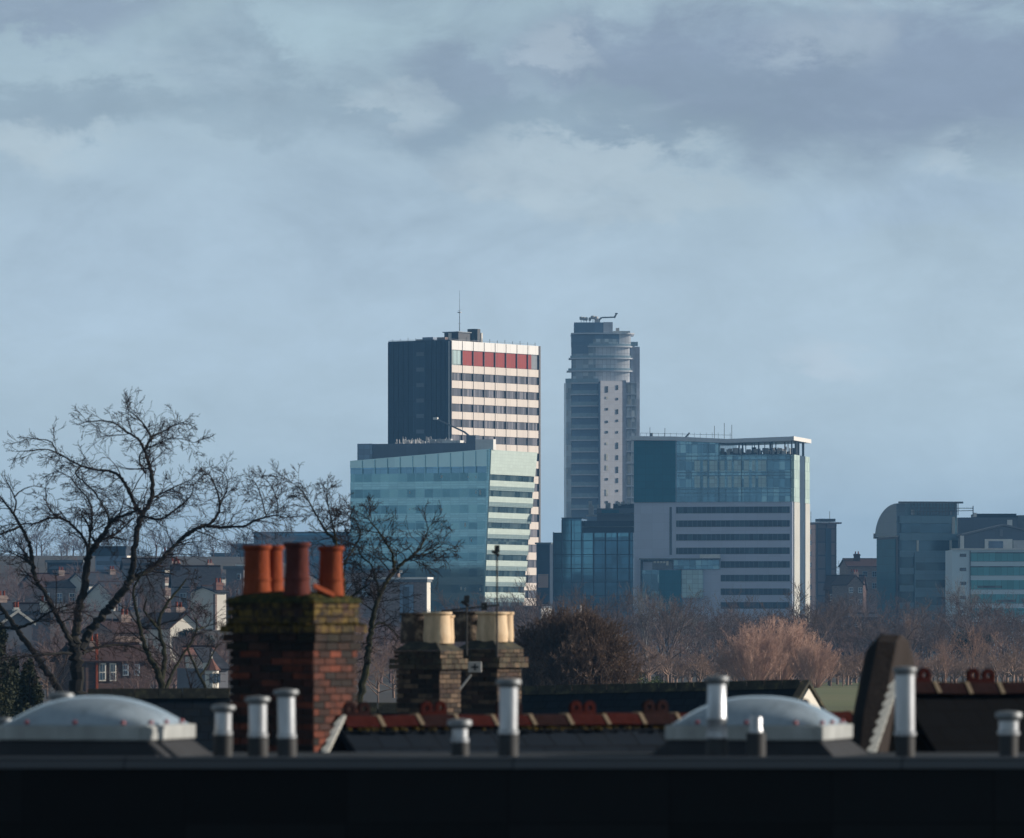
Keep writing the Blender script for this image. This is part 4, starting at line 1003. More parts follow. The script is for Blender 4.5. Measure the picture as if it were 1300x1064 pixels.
big_limbs=[
 [(103,905,26,0),(99,883,22,0),(97,850,19,0),(96,822,17,0),(96,800,13,0),(101,770,12,0),(108,738,11,0),(113,706,10,-.1),(124,690,8.5,-.3),(137,673,7,-.5),(143,663,6,-.7),(156,657,4.5,-.9),(168,653,3.5,-1.),(180,647,2.2,-1.1)],
 [(101,825,16,.1),(110,806,13,.2),(122,790,12,.3),(135,775,12,.3),(148,760,12,.3),(159,745,10.5,.2),(167,728,9.5,.1),(170,705,8.5,0),(173,680,8.5,0),(178,660,8,0),(187,643,7,.1),(192,628,6.5,.2),(192,604,6,.3),(187,586,5,.3),(182,570,4.5,.2),(175,557,3.5,0),(160,548,3.,-.2),(149,539,2.5,-.4),(132,535,2,-.5),(113,537,1.5,-.6)],
 [(181,653,6,0),(172,643,5.5,.3),(164,628,5.5,.6),(156,613,5,.8),(147,602,4.5,.9),(137,597,3.8,1.),(118,595,3,1.),(100,590,2.8,.9),(84,582,2.4,.7),(68,573,2.2,.5),(55,570,1.8,.3),(38,572,1.5,.2),(20,573,1,.1)],
 [(71,576,2.2,.5),(62,560,1.8,.7),(45,556,1.4,.9),(20,553,.9,1.)],
 [(100,590,2.5,.9),(94,600,2,.5),(106,612,2,.4),(117,622,2.2,.3),(124,632,2.4,.1),(133,645,2.6,-.1),(140,660,3,-.4)],
 [(183,571,4.5,.2),(188,560,3.4,.4),(194,552,3,.6),(204,547,2.4,.8),(216,540,1.8,.9),(228,535,1.2,1.)],
 [(191,556,3,.6),(183,540,2.3,.2),(172,528,1.8,0),(162,520,1.2,-.2)],
 [(184,600,3,.3),(178,590,2.5,0),(180,575,2,-.3),(200,565,1.5,-.5),(222,557,1.2,-.6),(248,563,.8,-.7)],
 [(182,655,4,0),(195,659,3.5,-.4),(209,659,3.2,-.7),(221,651,3,-.9),(234,642,2.5,-1.1),(246,630,1.8,-1.2),(249,618,1.,-1.3)],
 [(193,632,3,.2),(203,626,2.4,.6),(216,619,2,.8),(230,612,1.4,1.),(240,608,.9,1.1)],
 [(160,744,8,.2),(172,732,6.5,.4),(188,724,6,.7),(200,712,6,.9),(212,699,5.5,1.1),(224,686,5.5,1.3),(236,676,5.2,1.4),(250,668,5,1.5),(262,664,4.5,1.6),(272,652,4,1.6),(275,640,3.5,1.6),(273,625,2.8,1.5),(268,612,2,1.4),(262,600,1.2,1.3)],
 [(258,667,4,1.6),(275,668,3.8,1.5),(292,668,3.5,1.3),(308,667,3.2,1.1),(322,660,3,.9),(337,656,2.5,.7),(350,654,2,.5),(362,657,1.2,.4)],
 [(337,656,2.2,.7),(333,644,2,.9),(329,628,1.6,1.1),(322,612,1,1.2)],
 [(350,655,1.8,.5),(352,640,1.5,.2),(346,620,1.2,0),(335,606,.8,-.1)],
 [(272,640,2.5,1.6),(282,625,2,1.8),(284,610,1.4,2.),(279,597,.8,2.1)],
 [(113,706,6,-.1),(111,690,4.2,-.5),(103,676,3.8,-.8),(92,664,3.6,-1.1),(80,659,3.2,-1.3),(66,660,2.8,-1.5),(50,666,2.4,-1.6),(34,667,2,-1.7),(18,668,1.5,-1.8),(0,676,1.,-1.8)],
 [(112,700,4,0),(113,680,3.4,.4),(114,660,3.2,.7),(113,645,2.8,.9),(106,630,2.2,1.1),(95,618,1.8,1.2),(84,604,1.4,1.3),(66,596,1,1.3)],
 [(124,690,4,-.3),(117,680,3,-.6),(115,668,2.6,-.9),(108,655,2,-1.1)],
 [(80,659,2.4,-1.2),(68,650,2,-.9),(62,638,1.6,-.7),(60,622,1.,-.6)],
 [(128,686,4,-.3),(143,680,3,.1),(155,670,2.5,.3),(166,658,2,.5)],
 [(95,822,12,0),(87,808,8,-.2),(80,793,7.5,-.4),(73,780,7,-.6),(66,765,6.5,-.8),(60,752,6,-.9),(50,738,6,-1.),(46,722,7,-1.),(45,708,6.5,-1.),(41,690,5.5,-1.),(34,675,4.8,-1.),(26,662,4.2,-.9),(20,652,3.8,-.8),(12,643,3,-.7),(5,634,2.4,-.6),(-6,620,1.8,-.6)],
 [(21,653,3,-.8),(23,640,2.6,-.6),(20,630,2,-.5),(12,615,1.4,-.4),(6,604,1,-.3)],
 [(20,632,2.4,-.5),(30,622,1.8,-.3),(44,617,1,-.2)],
 [(46,716,6,-1.),(39,712,6,-1.2),(38,704,5.5,-1.3)],
 [(30,669,4,-.9),(15,676,3.2,-1.3),(0,682,2.6,-1.6),(-14,690,2,-1.8)],
 [(92,905,14,.4),(77,880,10,.4),(64,862,10,.5),(52,846,9,.6),(38,826,8.5,.7),(26,810,8.5,.8),(16,796,7.5,.9),(5,781,6.5,1.),(-8,766,6,1.1)],
 [(18,798,5,.9),(30,794,4,.6),(44,789,3.4,.3),(58,780,3,0),(74,773,2,-.3),(90,768,1.4,-.5)],
 [(18,799,6,.9),(5,797,4.5,1.2),(-12,798,4,1.4)],
 [(94,830,5,0),(78,829,3.5,-.5),(60,831,3,-.9),(35,833,2.4,-1.2),(8,834,1.8,-1.5)],
 [(104,830,5,.2),(114,824,4,.6),(128,821,3.4,1.),(145,819,2.8,1.3),(165,822,2.2,1.5),(185,832,1.6,1.7)],
]
t1,n1=hero_tree('large bare tree with a many-forked trunk rising above the domed rooflight',150,big_limbs,(102,900,24),21,twigL=35,dens=2.1)
t2,n2=hero_tree('smaller bare tree with splayed stems between the large tree and the chimney',140,[
 [(208,925,13,0),(207,906,12,0),(206,885,11,0),(203,862,10,0),(197,848,9,0),(190,835,7.5,0),(183,815,6.5,-.2),(178,795,5.5,-.3),(174,772,4.5,-.4),(171,752,3.5,-.5),(176,738,2.8,-.5),(186,725,2,-.5)],
 [(204,866,9,0),(208,845,7,.2),(207,822,6,.3),(201,800,5,.4),(202,782,4.5,.5),(212,764,4,.6),(223,750,3,.7),(234,735,2,.8)],
 [(201,800,4,.4),(192,788,3.5,.2),(183,775,3,0),(187,760,2.2,-.2)],
 [(208,880,6,0),(216,858,5,.4),(224,842,4,.6),(232,828,3.6,.8),(242,812,3.2,1.),(247,795,2.5,1.1),(243,782,1.6,1.2)],
 [(246,800,2.6,1.),(256,796,2,1.2),(268,792,1.3,1.4)],
 [(212,915,8,0),(224,903,7,-.3),(240,894,6,-.5),(254,885,5.5,-.6),(264,878,5,-.7),(258,862,4,-.8),(250,846,3.6,-.9),(243,828,3,-1.),(240,818,2,-1.)],
 [(256,858,3,-.8),(264,846,2.6,-.6),(270,832,2.2,-.4),(277,818,1.6,-.3)],
 ],(208,922,13),5,twigL=36,dens=.8,mat='bark_mossy')
t3,n3=hero_tree('leaning bare tree with reddish twigs directly behind the red chimney pots',130,[
 [(452,930,13,0),(457,890,11,0),(464,850,10,0),(468,822,9,0),(471,800,8,0),(474,780,7.5,0),(480,760,7,.1),(487,745,6.5,.2),(494,733,6,.3),(501,724,5.5,.4),(511,714,4.8,.5),(522,706,4.2,.6),(532,696,3.4,.7),(538,684,2.4,.8),(543,670,1.4,.9)],
 [(500,725,4.5,.4),(499,712,4,.2),(497,700,3.4,0),(489,688,3,-.2),(482,676,2.4,-.4),(472,664,1.6,-.6),(466,652,1,-.7)],
 [(525,705,3,.6),(540,703,2.4,.8),(552,697,1.8,.9),(562,689,1,1.)],
 [(475,778,5,0),(479,762,4,.3),(480,748,3.6,.4),(475,732,3.2,.5),(470,716,2.6,.6),(458,706,2.2,.7),(452,692,1.6,.8)],
 [(446,905,9,0),(442,860,7.5,0),(440,820,7,0),(437,790,7,0),(436,762,6.5,0),(436,740,6,0),(433,720,5.5,0),(428,702,5,0),(425,686,4.5,0),(415,676,4,.1),(407,664,3.4,.2),(399,650,2.8,.3),(392,638,2.2,.4),(382,622,1.8,.5),(364,608,1,.6)],
 [(427,690,3.5,0),(424,672,3,-.2),(420,656,2.4,-.3),(417,640,1.8,-.4),(416,622,1.,-.5)],
 [(433,720,3.8,0),(441,708,3,.4),(448,695,2.6,.6),(456,680,2.2,.8),(452,664,1.6,.9),(440,652,1,1.)],
 [(437,765,4,0),(448,757,3.2,-.4),(460,748,2.8,-.6),(470,742,2,-.8)],
 [(412,673,2.6,.1),(425,668,2,-.4),(438,664,1.4,-.6)],
 [(472,800,3.5,0),(482,790,3,.3),(498,800,2.2,.5),(505,812,1.4,.6)],
 ],(450,930,14),9,twigL=34,dens=2.3,mat='bark_mossy')

# generic bare trees: a few grown forms, each copied with its own size and turn
def form(seed,h,spread=1.,kids=4,maxd=4,shape='round'):
    r=random.Random(seed); big=[]; tw=[]
    if shape in('round','upright'):
        out=[]
        tr=[(Vector((0,0,-.5)),Vector((r.uniform(-.02,.02)*h,r.uniform(-.02,.02)*h,h*.3)),h*.018,h*.014,0)]
        n={'round':7,'upright':8}[shape]
        for i in range(n):
            a=2*math.pi*i/n+r.uniform(-.4,.4); el={'round':r.uniform(.35,1.4),'upright':r.uniform(1.15,1.5)}[shape]
            d=Vector((math.cos(a)*math.cos(el)*spread,math.sin(a)*math.cos(el)*spread,math.sin(el))).normalized()
            base=Vector((0,0,h*r.uniform(.10,.3)))
            L={'round':h*.40,'upright':h*.5}[shape]
            grow(r,out,base,d,L*r.uniform(.8,1.1),h*.008,1,maxd,.6,kids,.22,.05,(20,52) if shape!='upright' else (12,35),.4,.011)
        big=tr+[s for s in out if s[4]<=2]; tw=[s for s in out if s[4]>2]
        return big,tw
    lob=[(r.uniform(-1,1),r.uniform(-1,1),r.uniform(.8,1.12)) for _ in range(7)]
    for i in range(130):
        a=r.uniform(0,6.283); q=r.random()**.5; ux,uy=math.cos(a)*q,math.sin(a)*q
        k=min(lob,key=lambda l:(l[0]-ux)**2+(l[1]-uy)**2)[2]*r.uniform(.8,1.09)
        top=Vector((ux*.52*h*k,uy*.52*h*k,h*(.32+.66*math.sqrt(max(0,1-q*q))*k)))
        bot=Vector((ux*.08*h,uy*.08*h,0)); mid=bot.lerp(top,.5)+Vector((ux*.05*h,uy*.05*h,-.03*h))+rvec(r)*.02*h; m2=mid.lerp(top,.5)+rvec(r)*.03*h
        big.append((bot,mid,h*.004,h*.0026,1)); tw.append((mid,m2,h*.0024,h*.0017,1)); tw.append((m2,top,h*.0017,h*.001,1))
        for j in range(36):
            t=r.uniform(.05,1)
            p=mid.lerp(top,t) if r.random()<.85 else bot.lerp(mid,r.uniform(.5,1))
            d=((top-mid).normalized()+rvec(r)*.6+Vector((0,0,.15))).normalized(); L=h*r.uniform(.04,.10)
            tw.append((p,p+d*L,h*.0013,h*.0009,2))
            for _ in range(3):
                pp=p+d*L*r.uniform(.3,1); d2=(d+rvec(r)*.7).normalized(); tw.append((pp,pp+d2*L*.55,h*.0011,h*.0008,3))
    return big,tw
FORMS={}
def get_form(key):
    if key not in FORMS:
        shape,seed,h,kids,maxd,mat=key
        big,tw=form(seed,h,1.,kids,maxd,shape)
        o=empty('bare_tree',(0,0,0),0,'x','tree')
        segs_mesh('trunk',big,mat,o,4); segs_mesh('crown',tw,mat,o,3)
        FORMS[key]=[o,False]
    return FORMS[key]
nt_=0
def tree(px,py_top,D,key,label,group=None,wide=1.,seed=0):
    global nt_
    f=get_form(key); h0=key[2]
    x=(px-CX)/F*D; g=gz(x,D)
    h=zat(py_top,D)-g; k=max(.3,h/(h0*.98))
    r=random.Random(px*7+seed)
    if f[1]: o=copy_tree(f[0])
    else: o=f[0]; f[1]=True
    o.location=(x,D,g); o.rotation_euler=(0,0,r.uniform(0,6.28)); o.scale=(k*wide,k*wide,k)
    if 'group' in o: del o['group']
    tag(o,label,'tree',group); nt_+=1
    return o
K=lambda shape,seed,mat,kids=4,maxd=4,h=10:(shape,seed,h,kids,maxd,mat)
# distinct trees
tree(990,786,555,K('willow',1,'wood_pink',5,4),'round pinkish willow, widest of the sunlit bare trees, on the edge of the green field',wide=1.5)
tree(958,794,548,K('willow',2,'wood_pink',5,4),'pinkish willow crown merging with the wider willow on the field edge',wide=1.3)
tree(1034,812,540,K('willow',3,'wood_pink',5,4),'low outer pinkish willow leaning out over the green field',wide=1.1)
tree(1154,780,640,K('upright',4,'wood_brown'),'upright brown poplar standing before the barrel-roofed glass office',wide=.5)
tree(1222,742,900,K('upright',5,'wood_grey'),'thin grey bare tree against the pale blue banded block',wide=.7)
tree(873,742,700,K('round',6,'wood_grey'),'grey forked tree against the lilac block entrance',wide=.9)
tree(820,752,680,K('upright',5,'wood_grey'),'slender grey tree at the corner of the dark teal glass block',wide=.7)
tree(1045,752,700,K('round',7,'wood_dark'),'dark rounded bare tree below the narrow brown block',wide=.9)
tree(1085,700,1750,K('round',6,'wood_dark'),'distant round tree topping the roofs between the brown block and barrel roof',wide=1.1)
tree(1068,706,1780,K('round',7,'wood_dark'),'distant tree touching the brown block above the terracotta roofs',wide=1.1)
tree(692,676,1500,K('round',8,'wood_tan'),'rusty treetop showing between the cream banded tower and the teal glass block',wide=1.2)
tree(78,682,1100,K('round',8,'wood_dark'),'dark bushy tree on the hilltop left of the pale blue slab block',wide=.8)
tree(754,782,520,K('upright',9,'wood_tan'),'small tan sapling beside the slim pale pole',wide=.8)
for i,(px,py,D,sh,mt,wd) in enumerate(((718,772,640,'round','wood_dark',.9),(785,765,700,'round','wood_purple',1),(845,778,620,'round','wood_brown',.8),(905,762,640,'round','wood_dark',1.),(895,775,600,'round','wood_purple',1.1),(935,752,690,'round','wood_dark',.9),(980,760,720,'round','wood_dark',1.),(1015,770,660,'round','wood_dark',.8),
     (1085,770,680,'round','wood_purple',.9),(1110,775,640,'round','wood_dark',.8),(1070,820,560,'round','wood_brown',.8),(1100,812,570,'round','wood_purple',.8),(1185,800,620,'round','wood_dark',.9),(1215,785,640,'round','wood_brown',.8),(1250,775,620,'upright','wood_purple',.9),(1275,790,600,'round','wood_tan',.8),(1298,780,640,'round','wood_brown',1.),(1200,805,570,'upright','wood_tan',.8),(1235,800,560,'upright','wood_tan',.8),(1320,790,600,'round','wood_purple',1))):
    tree(px,py,D,K(sh,6+i%3,mt),'hazy leafless tree in the wood below the office blocks','leafless trees in the wood below the office blocks',wide=wd,seed=i)
for i,(px,py,D,sh,mt,wd) in enumerate(((15,800,460,'round','wood_purple',1.2),(60,792,470,'round','wood_brown',1.1),(120,775,480,'round','wood_dark',1.1),(150,768,500,'round','wood_purple',1.),(176,806,400,'round','wood_purple',.9),(215,800,410,'round','wood_purple',1.1),(235,775,520,'round','wood_dark',1.),(262,780,510,'round','wood_dark',.9),(285,785,480,'round','wood_purple',1.),(75,815,420,'round','wood_brown',1.),(40,755,700,'round','wood_dark',1),(100,755,720,'round','wood_dark',1),
     (180,770,640,'round','wood_dark',.9),(460,775,520,'round','wood_tan',1.1),(500,790,460,'round','wood_brown',1.1),(530,800,440,'round','wood_purple',.9),(480,800,430,'round','wood_brown',1.1),(445,800,500,'round','wood_purple',1),(600,785,600,'round','wood_dark',1.),(660,780,620,'round','wood_dark',1.),(570,785,620,'round','wood_purple',1.))):
    tree(px,py,D,K(sh,6+i%3,mt),'purplish leafless tree in the wood on the house-covered slope' if px<400 else 'brownish leafless tree between the main chimney and the buff pots',('leafless trees on the house-covered slope' if px<400 else 'leafless trees behind the buff chimney pots'),wide=wd,seed=i)
tree(1092,748,1000,K('round',7,'wood_brown'),'brown bare tree before the small gabled brick house by the barrel roof',wide=1.1)
tree(1076,728,1100,K('round',8,'wood_dark'),'dark bare tree beside the navy block, partly hiding the tiled roofs',wide=.9)
# woodland mass: nobody could count it
def woodland():
    fm=[form(30+i,10,1.,4,4,'round') for i in range(3)]
    arrs=[]
    for big,tw in fm:
        arrs.append(np.array([(*s[0],*s[1],s[2],s[3]) for s in big+tw]))
    r=random.Random(77)
    for name,label,xa,xb,Da,Db,n,mat,ht in (('woodland','dense leafless thicket filling the valley below the office blocks',560,1340,600,980,110,'wood_dark',(7.5,12.5)),
                        ('woodland','dense leafless thicket covering the slope between the houses',-30,560,450,980,120,'wood_purple',(3.6,6.5)),
                        ('woodland','distant bare trees lining the crest of the hill',-40,420,1180,1500,46,'wood_dark',(5,9)),
                        ('undergrowth','low brown scrub along the edge of the field',640,1340,560,640,110,'wood_brown',(2.2,4.5))):
        allA=[]
        for i in range(n):
            D=Da+(Db-Da)*r.random(); px=xa+(xb-xa)*(i+r.random())/n; x=(px-CX)/F*D; g=gz(x,D)
            k=r.uniform(*ht)/10
            A=arrs[i%3].copy(); a=r.uniform(0,6.28); ca,sa=math.cos(a),math.sin(a)
            for o in (0,3):
                X=A[:,o]*ca-A[:,o+1]*sa; Y=A[:,o]*sa+A[:,o+1]*ca
                A[:,o]=X*k*1.1+x; A[:,o+1]=Y*k*1.1+D; A[:,o+2]=A[:,o+2]*k+g
            A[:,6:]*=max(k,.8)*1.1
            allA.append(A)
        A=np.concatenate(allA)
        segs=[(row[0:3],row[3:6],row[6],row[7]) for row in A]
        o=segs_mesh(name,segs,mat,None,3); tag(o,label,'woodland',kind='stuff')
woodland()
# leafy clumps helper
def leaf_cloud(name,centres,n,size,mat,parent,r,flat=1.):
    vs=[];fs=[]
    for i in range(n):
        c,rad=centres[r.randrange(len(centres))]
        v=rvec(r)*(r.random()**.35); p=Vector((c[0]+v.x*rad[0],c[1]+v.y*rad[1],c[2]+v.z*rad[2]))
        a=rvec(r)*size*r.uniform(.5,1.3); bb=a.cross(rvec(r)).normalized()*size*.5
        b0=len(vs); vs+=[tuple(p-a),tuple(p+bb),tuple(p+a),tuple(p-bb)]; fs.append((b0,b0+1,b0+2,b0+3))
    mb=MB(); mb.v=vs; mb.f=fs
    return mb.build(name,M[mat],parent,fix=False)
# dark dome bush
def dome_bush():
    D=230; x=(727-CX)/F*D; g=gz(x,D); z0=zat(885,D)
    o=empty('bush',(x,D,g),0,'dark dense twiggy domed bush behind the mossy slate roof','bush')
    s=D/F; r=random.Random(12); segs=[]
    H=zat(791,D)-g; base=z0-g; Hh=H-base
    lob=[(r.uniform(-1,1),r.uniform(-1,1),r.uniform(.9,1.06)) for _ in range(12)]
    for i in range(430):
        a=r.uniform(0,6.283); q=r.random()**.55; ux,uy=math.cos(a)*q,math.sin(a)*q
        k=min(lob,key=lambda l:(l[0]-ux)**2+(l[1]-uy)**2)[2]*r.uniform(.84,1.08)
        prof=math.sqrt(max(0,1-q**3.4))*(1-.34*max(0,ux)**1.5-.06*max(0,-ux))*k
        top=Vector((ux*88*s*k,uy*2.0,base-.2+(Hh+.2)*prof))
        bot=Vector((ux*46*s,uy*1.2,base-1.6)); 
        grow(r,segs,bot.lerp(top,.45),((top-bot).normalized()+rvec(r)*.1).normalized(),(top-bot).length*.5,.022,0,3,.42,5,.24,.06,(15,50),.4,.0065)
    segs_mesh('stems',segs,'bush_dark',o,3)
    leaf_cloud('leaves',[((u*58*s,0,base+Hh*(.40-.22*max(0,u)**2)),(22*s,1.4,Hh*.36)) for u in (-1,-.6,-.2,.2,.55,.85)],1500,.045,'bush_leaf',o,r)
dome_bush()
# hedge along the roof top and conifers at the left edge
def hedge():
    D=300; r=random.Random(5)
    for px,wid,top,lab in ((812,14,848,'tuft of yellow-green hedge beside the dark domed bush'),(832,10,856,'low green hedge tuft next to the taller yellow-green tuft')):
        x=(px-CX)/F*D; z=zat(872,D); g=gz(x,D)
        o=empty('shrub',(x,D,g),0,lab,'shrub')
        leaf_cloud('foliage',[((0,0,z-g),(wid*.0375*1.,.6,(z and (zat(top,D)-z))*.9)),((wid*.02,0,z-g),(.6,.5,.35)),((0,0,(z-g)*.6),(wid*.04,.7,(z-g)*.5))],1800,.045,'hedge',o,r)
        MB().tube((0,0,0),(0,0,z-g),.05,n=6).build('stem',M['bark_near'],o)
    for px,top,D,wd,lab in ((-2,798,170,22,'dark mossy conifer at the edge of the photograph beside the domed rooflight'),(16,838,175,14,'short dark conifer, nearer the large bare tree'),(38,842,165,16,'broad dark conifer under the lowest limb of the large bare tree')):
        x=(px-CX)/F*D; g=gz(x,D); h=zat(top,D)-g; s=D/F
        o=empty('conifer',(x,D,g),0,lab,'tree')
        MB().tube((0,0,0),(0,0,h*.97),.12,.03,8).build('trunk',M['bark_near'],o)
        cs=[]
        for i in range(26):
            t=i/25; rr=wd*s*(1.15-t)*2.1+.08; a=r.uniform(0,6.28)
            cs.append(((math.cos(a)*rr*.5,math.sin(a)*rr*.5,h-(1-t)*min(h*.42,2.6)-.15),(rr*.55,rr*.55,.3)))
        leaf_cloud('foliage',cs,6500,.06,'conifer',o,r)
hedge()
def evergreen(px,top,D,w,lab):
    r=random.Random(px); x=(px-CX)/F*D; g=gz(x,D); h=zat(top,D)-g; o=empty('evergreen_tree',(x,D,g),0,lab,'tree')
    MB().tube((0,0,0),(0,0,h*.7),.2,.08,8).build('trunk',M['bark_near'],o)
    leaf_cloud('crown',[((r.uniform(-1,1)*w*.5,r.uniform(-1,1)*w*.5,h*r.uniform(.45,.85)),(w*.45,w*.45,h*.16)) for _ in range(12)],5200,.16,'evergreen',o,r)
evergreen(246,798,560,2.2,'dark blue-green evergreen among the leafless trees above the turret villa')
evergreen(1235,800,660,2.6,'dark evergreen below the pale blue banded block')

# ------------------------------------------------------------------ near roofs and chimneys
class Near(Bld): pass
def bricks(mb,x0,x1,y0,y1,z0,z1,r,pal,row=.062,ln=.2,jit=.004,faces='xy'):
    """brick courses laid on the two seen faces (x from x0..x1 at y=y0; y from y0..y1 at x=x0) and the two others"""
    n=int(round((z1-z0)/row)); row=(z1-z0)/n
    for k in range(n):
        za=z0+k*row+.005; zb=z0+(k+1)*row-.005
        off=(k%2)*.5
        for axis in (0,1):
            L=(x1-x0) if axis==0 else (y1-y0)
            m=max(1,int(round(L/ln))); w=L/m
            for side in (0,1):
                i=-off
                while i<m:
                    a=max(0,i*w)+.005; c=min(L,(i+1)*w)-.005; i+=1
                    if c-a<.03: continue
                    j=r.uniform(0,jit); col=pal(r); d=.09
                    if axis==0:
                        yy=(y0-j,y0+d) if side==0 else (y1-d,y1+j)
                        if side==0: mb.box(x0+a,x0+c,yy[0],yy[1],za,zb,col)
                        else: mb.box(x0+a,x0+c,yy[0],yy[1],za,zb,col)
                    else:
                        xx=(x0-j,x0+d) if side==0 else (x1-d,x1+j)
                        mb.box(xx[0],xx[1],y0+a+.0,y0+c,za+.0005,zb-.0005,col)
    return mb
def pal_red(r):
    t=r.random()
    if t<.3: c=(.15,.038,.021)
    elif t<.55: c=(.09,.028,.019)
    elif t<.8: c=(.045,.019,.016)
    else: c=(.018,.013,.013)
    k=r.uniform(.75,1.25); return (c[0]*k,c[1]*k,c[2]*k,1)
def pal_soot(r):
    c=r.choice(((.018,.013,.012),(.028,.017,.014),(.05,.024,.018),(.02,.018,.012))); k=r.uniform(.6,1.1); return (c[0]*k,c[1]*k,c[2]*k,1)
def pal_buff(r):
    c=r.choice(((.10,.065,.045),(.06,.036,.028),(.16,.11,.075),(.035,.025,.02))); k=r.uniform(.6,1.05); return (c[0]*k,c[1]*k,c[2]*k,1)
def pot_mesh(rad,h,rim=1.12,base=1.12,band=True):
    P=[(rad*base,0),(rad*base*1.0,h*.1),(rad*1.06,h*.2),(rad*1.04,h*.3)]
    if band: P+=[(rad*1.13,h*.30),(rad*1.13,h*.34),(rad*1.03,h*.345)]
    P+=[(rad*.98,h*.6),(rad*.96,h*.9),(rad*rim,h*.925),(rad*rim*1.03,h*.95),(rad*rim,h),(rad*.82,h),(rad*.8,h*.8),(.001,h*.8)]
    return P
def main_chimney():
    D=54; b=Bld('chimney_stack','big sooty red brick stack with mossy cap carrying the red pots','chimney',398,291,454,D,60,960,zb=9.2)
    r=random.Random(2); Z=b.Z; Lx,Ly=b.Lx,b.Ly
    core=MB().box(.02,Lx-.02,.02,Ly-.02,0,Z(762)).build('core',M['joint'],b.o)
    bricks(MB(),0,Lx,0,Ly,0,Z(826),r,pal_red).build('shaft',M['brick'],b.o)
    e=.035
    for i,(a,c_) in enumerate(((826,815.4),(815,804.4))):
        e=.02*(i+1)
        bricks(MB(),-e,Lx+e,-e,Ly+e,Z(a),Z(c_),r,pal_soot).build('corbel',M['brick'],b.o)
    e=.06
    bricks(MB(),-e,Lx+e,-e,Ly+e,Z(804),Z(793),r,pal_soot).build('corbel',M['brick_moss'],b.o)
    e=.012
    bricks(MB(),-e,Lx+e,-e,Ly+e,Z(793),Z(762.5),r,pal_soot).build('cap_course',M['brick_moss'],b.o)
    # moss edge and flaunching
    def blob(x0,x1,y0,y1,z0,z1,mat,name,nn=26,amp=.012,dome=.04):
        vs=[];fs=[]
        for j in range(nn+1):
            for i in range(nn+1):
                u=i/nn*2-1; v=j/nn*2-1
                edge=max(abs(u),abs(v)); hh=z0+(z1-z0)*(1-edge**5)**.5 if edge<1 else z0
                hh+=dome*(1-edge)+ (amp*(r.random()-.3) if edge<.999 else 0)
                k=1+amp*2*(r.random()-.5)
                vs.append(((x0+x1)/2+u*(x1-x0)/2*k,(y0+y1)/2+v*(y1-y0)/2*k,hh))
        for j in range(nn):
            for i in range(nn):
                a=j*(nn+1)+i; fs.append((a,a+1,a+nn+2,a+nn+1))
        mb=MB(); mb.v=vs; mb.f=fs; return mb.build(name,M[mat],b.o,smooth=True,fix=False)
    blob(-.04,Lx+.04,-.04,Ly+.04,Z(765),Z(757),'moss_green','flaunching',40,.02,.05)
    q=MB()
    for i in range(260):
        s_=r.random()
        if r.random()<.6: x,y=-.065+r.random()*.05,r.random()*Ly
        else: x,y=r.random()*Lx,-.065+r.random()*.05
        rad=r.uniform(.008,.026); q.lathe([(rad,0),(rad*.8,rad*.6),(.002,rad*.9)],(x,y,Z(793)+.002-.012*r.random()),6)
    q.build('moss',M['moss'],b.o,smooth=True)
    # pots: separate things standing on the stack
    def pot(px,top,wd,dd,label,mat='terracotta'):
        # dd: distance offset
        Dp=D+dd; base=b.zb+Z(759)+.02; p=W(px,760,Dp)
        rad=wd*Dp/F/2/1.12; h=zat(top,Dp)-base
        o=MB().lathe(pot_mesh(rad,h),(0,0,0),36).build('chimney_pot',M[mat],None,smooth=True)
        o.location=(p.x,Dp,base); tag(o,label,'chimney pot',group='red clay pots on the main stack')
    pot(326,692,37,.62,'wide red clay pot at the far shaded corner of the main stack')
    pot(345.5,692.5,30,.86,'sunlit red pot tucked close behind the wide one on the main stack')
    pot(377,688.5,34,.22,'tallest and darkest red pot, over the near corner of the main stack','terracotta_dark')
    pot(420,693.5,33,.5,'bright orange-red pot standing alone on the sunny side of the stack')
    p=W(411,750,D+.3); o=MB().box(-.10,.10,-.06,.06,-.01,.01).build('ridge_tile',M['terracotta'],None,bevel=.004)
    o.location=p; o.rotation_euler=(R(20),R(24),R(8)); tag(o,'loose orange tile leaning between the pots on the main stack','tile')
main_chimney()

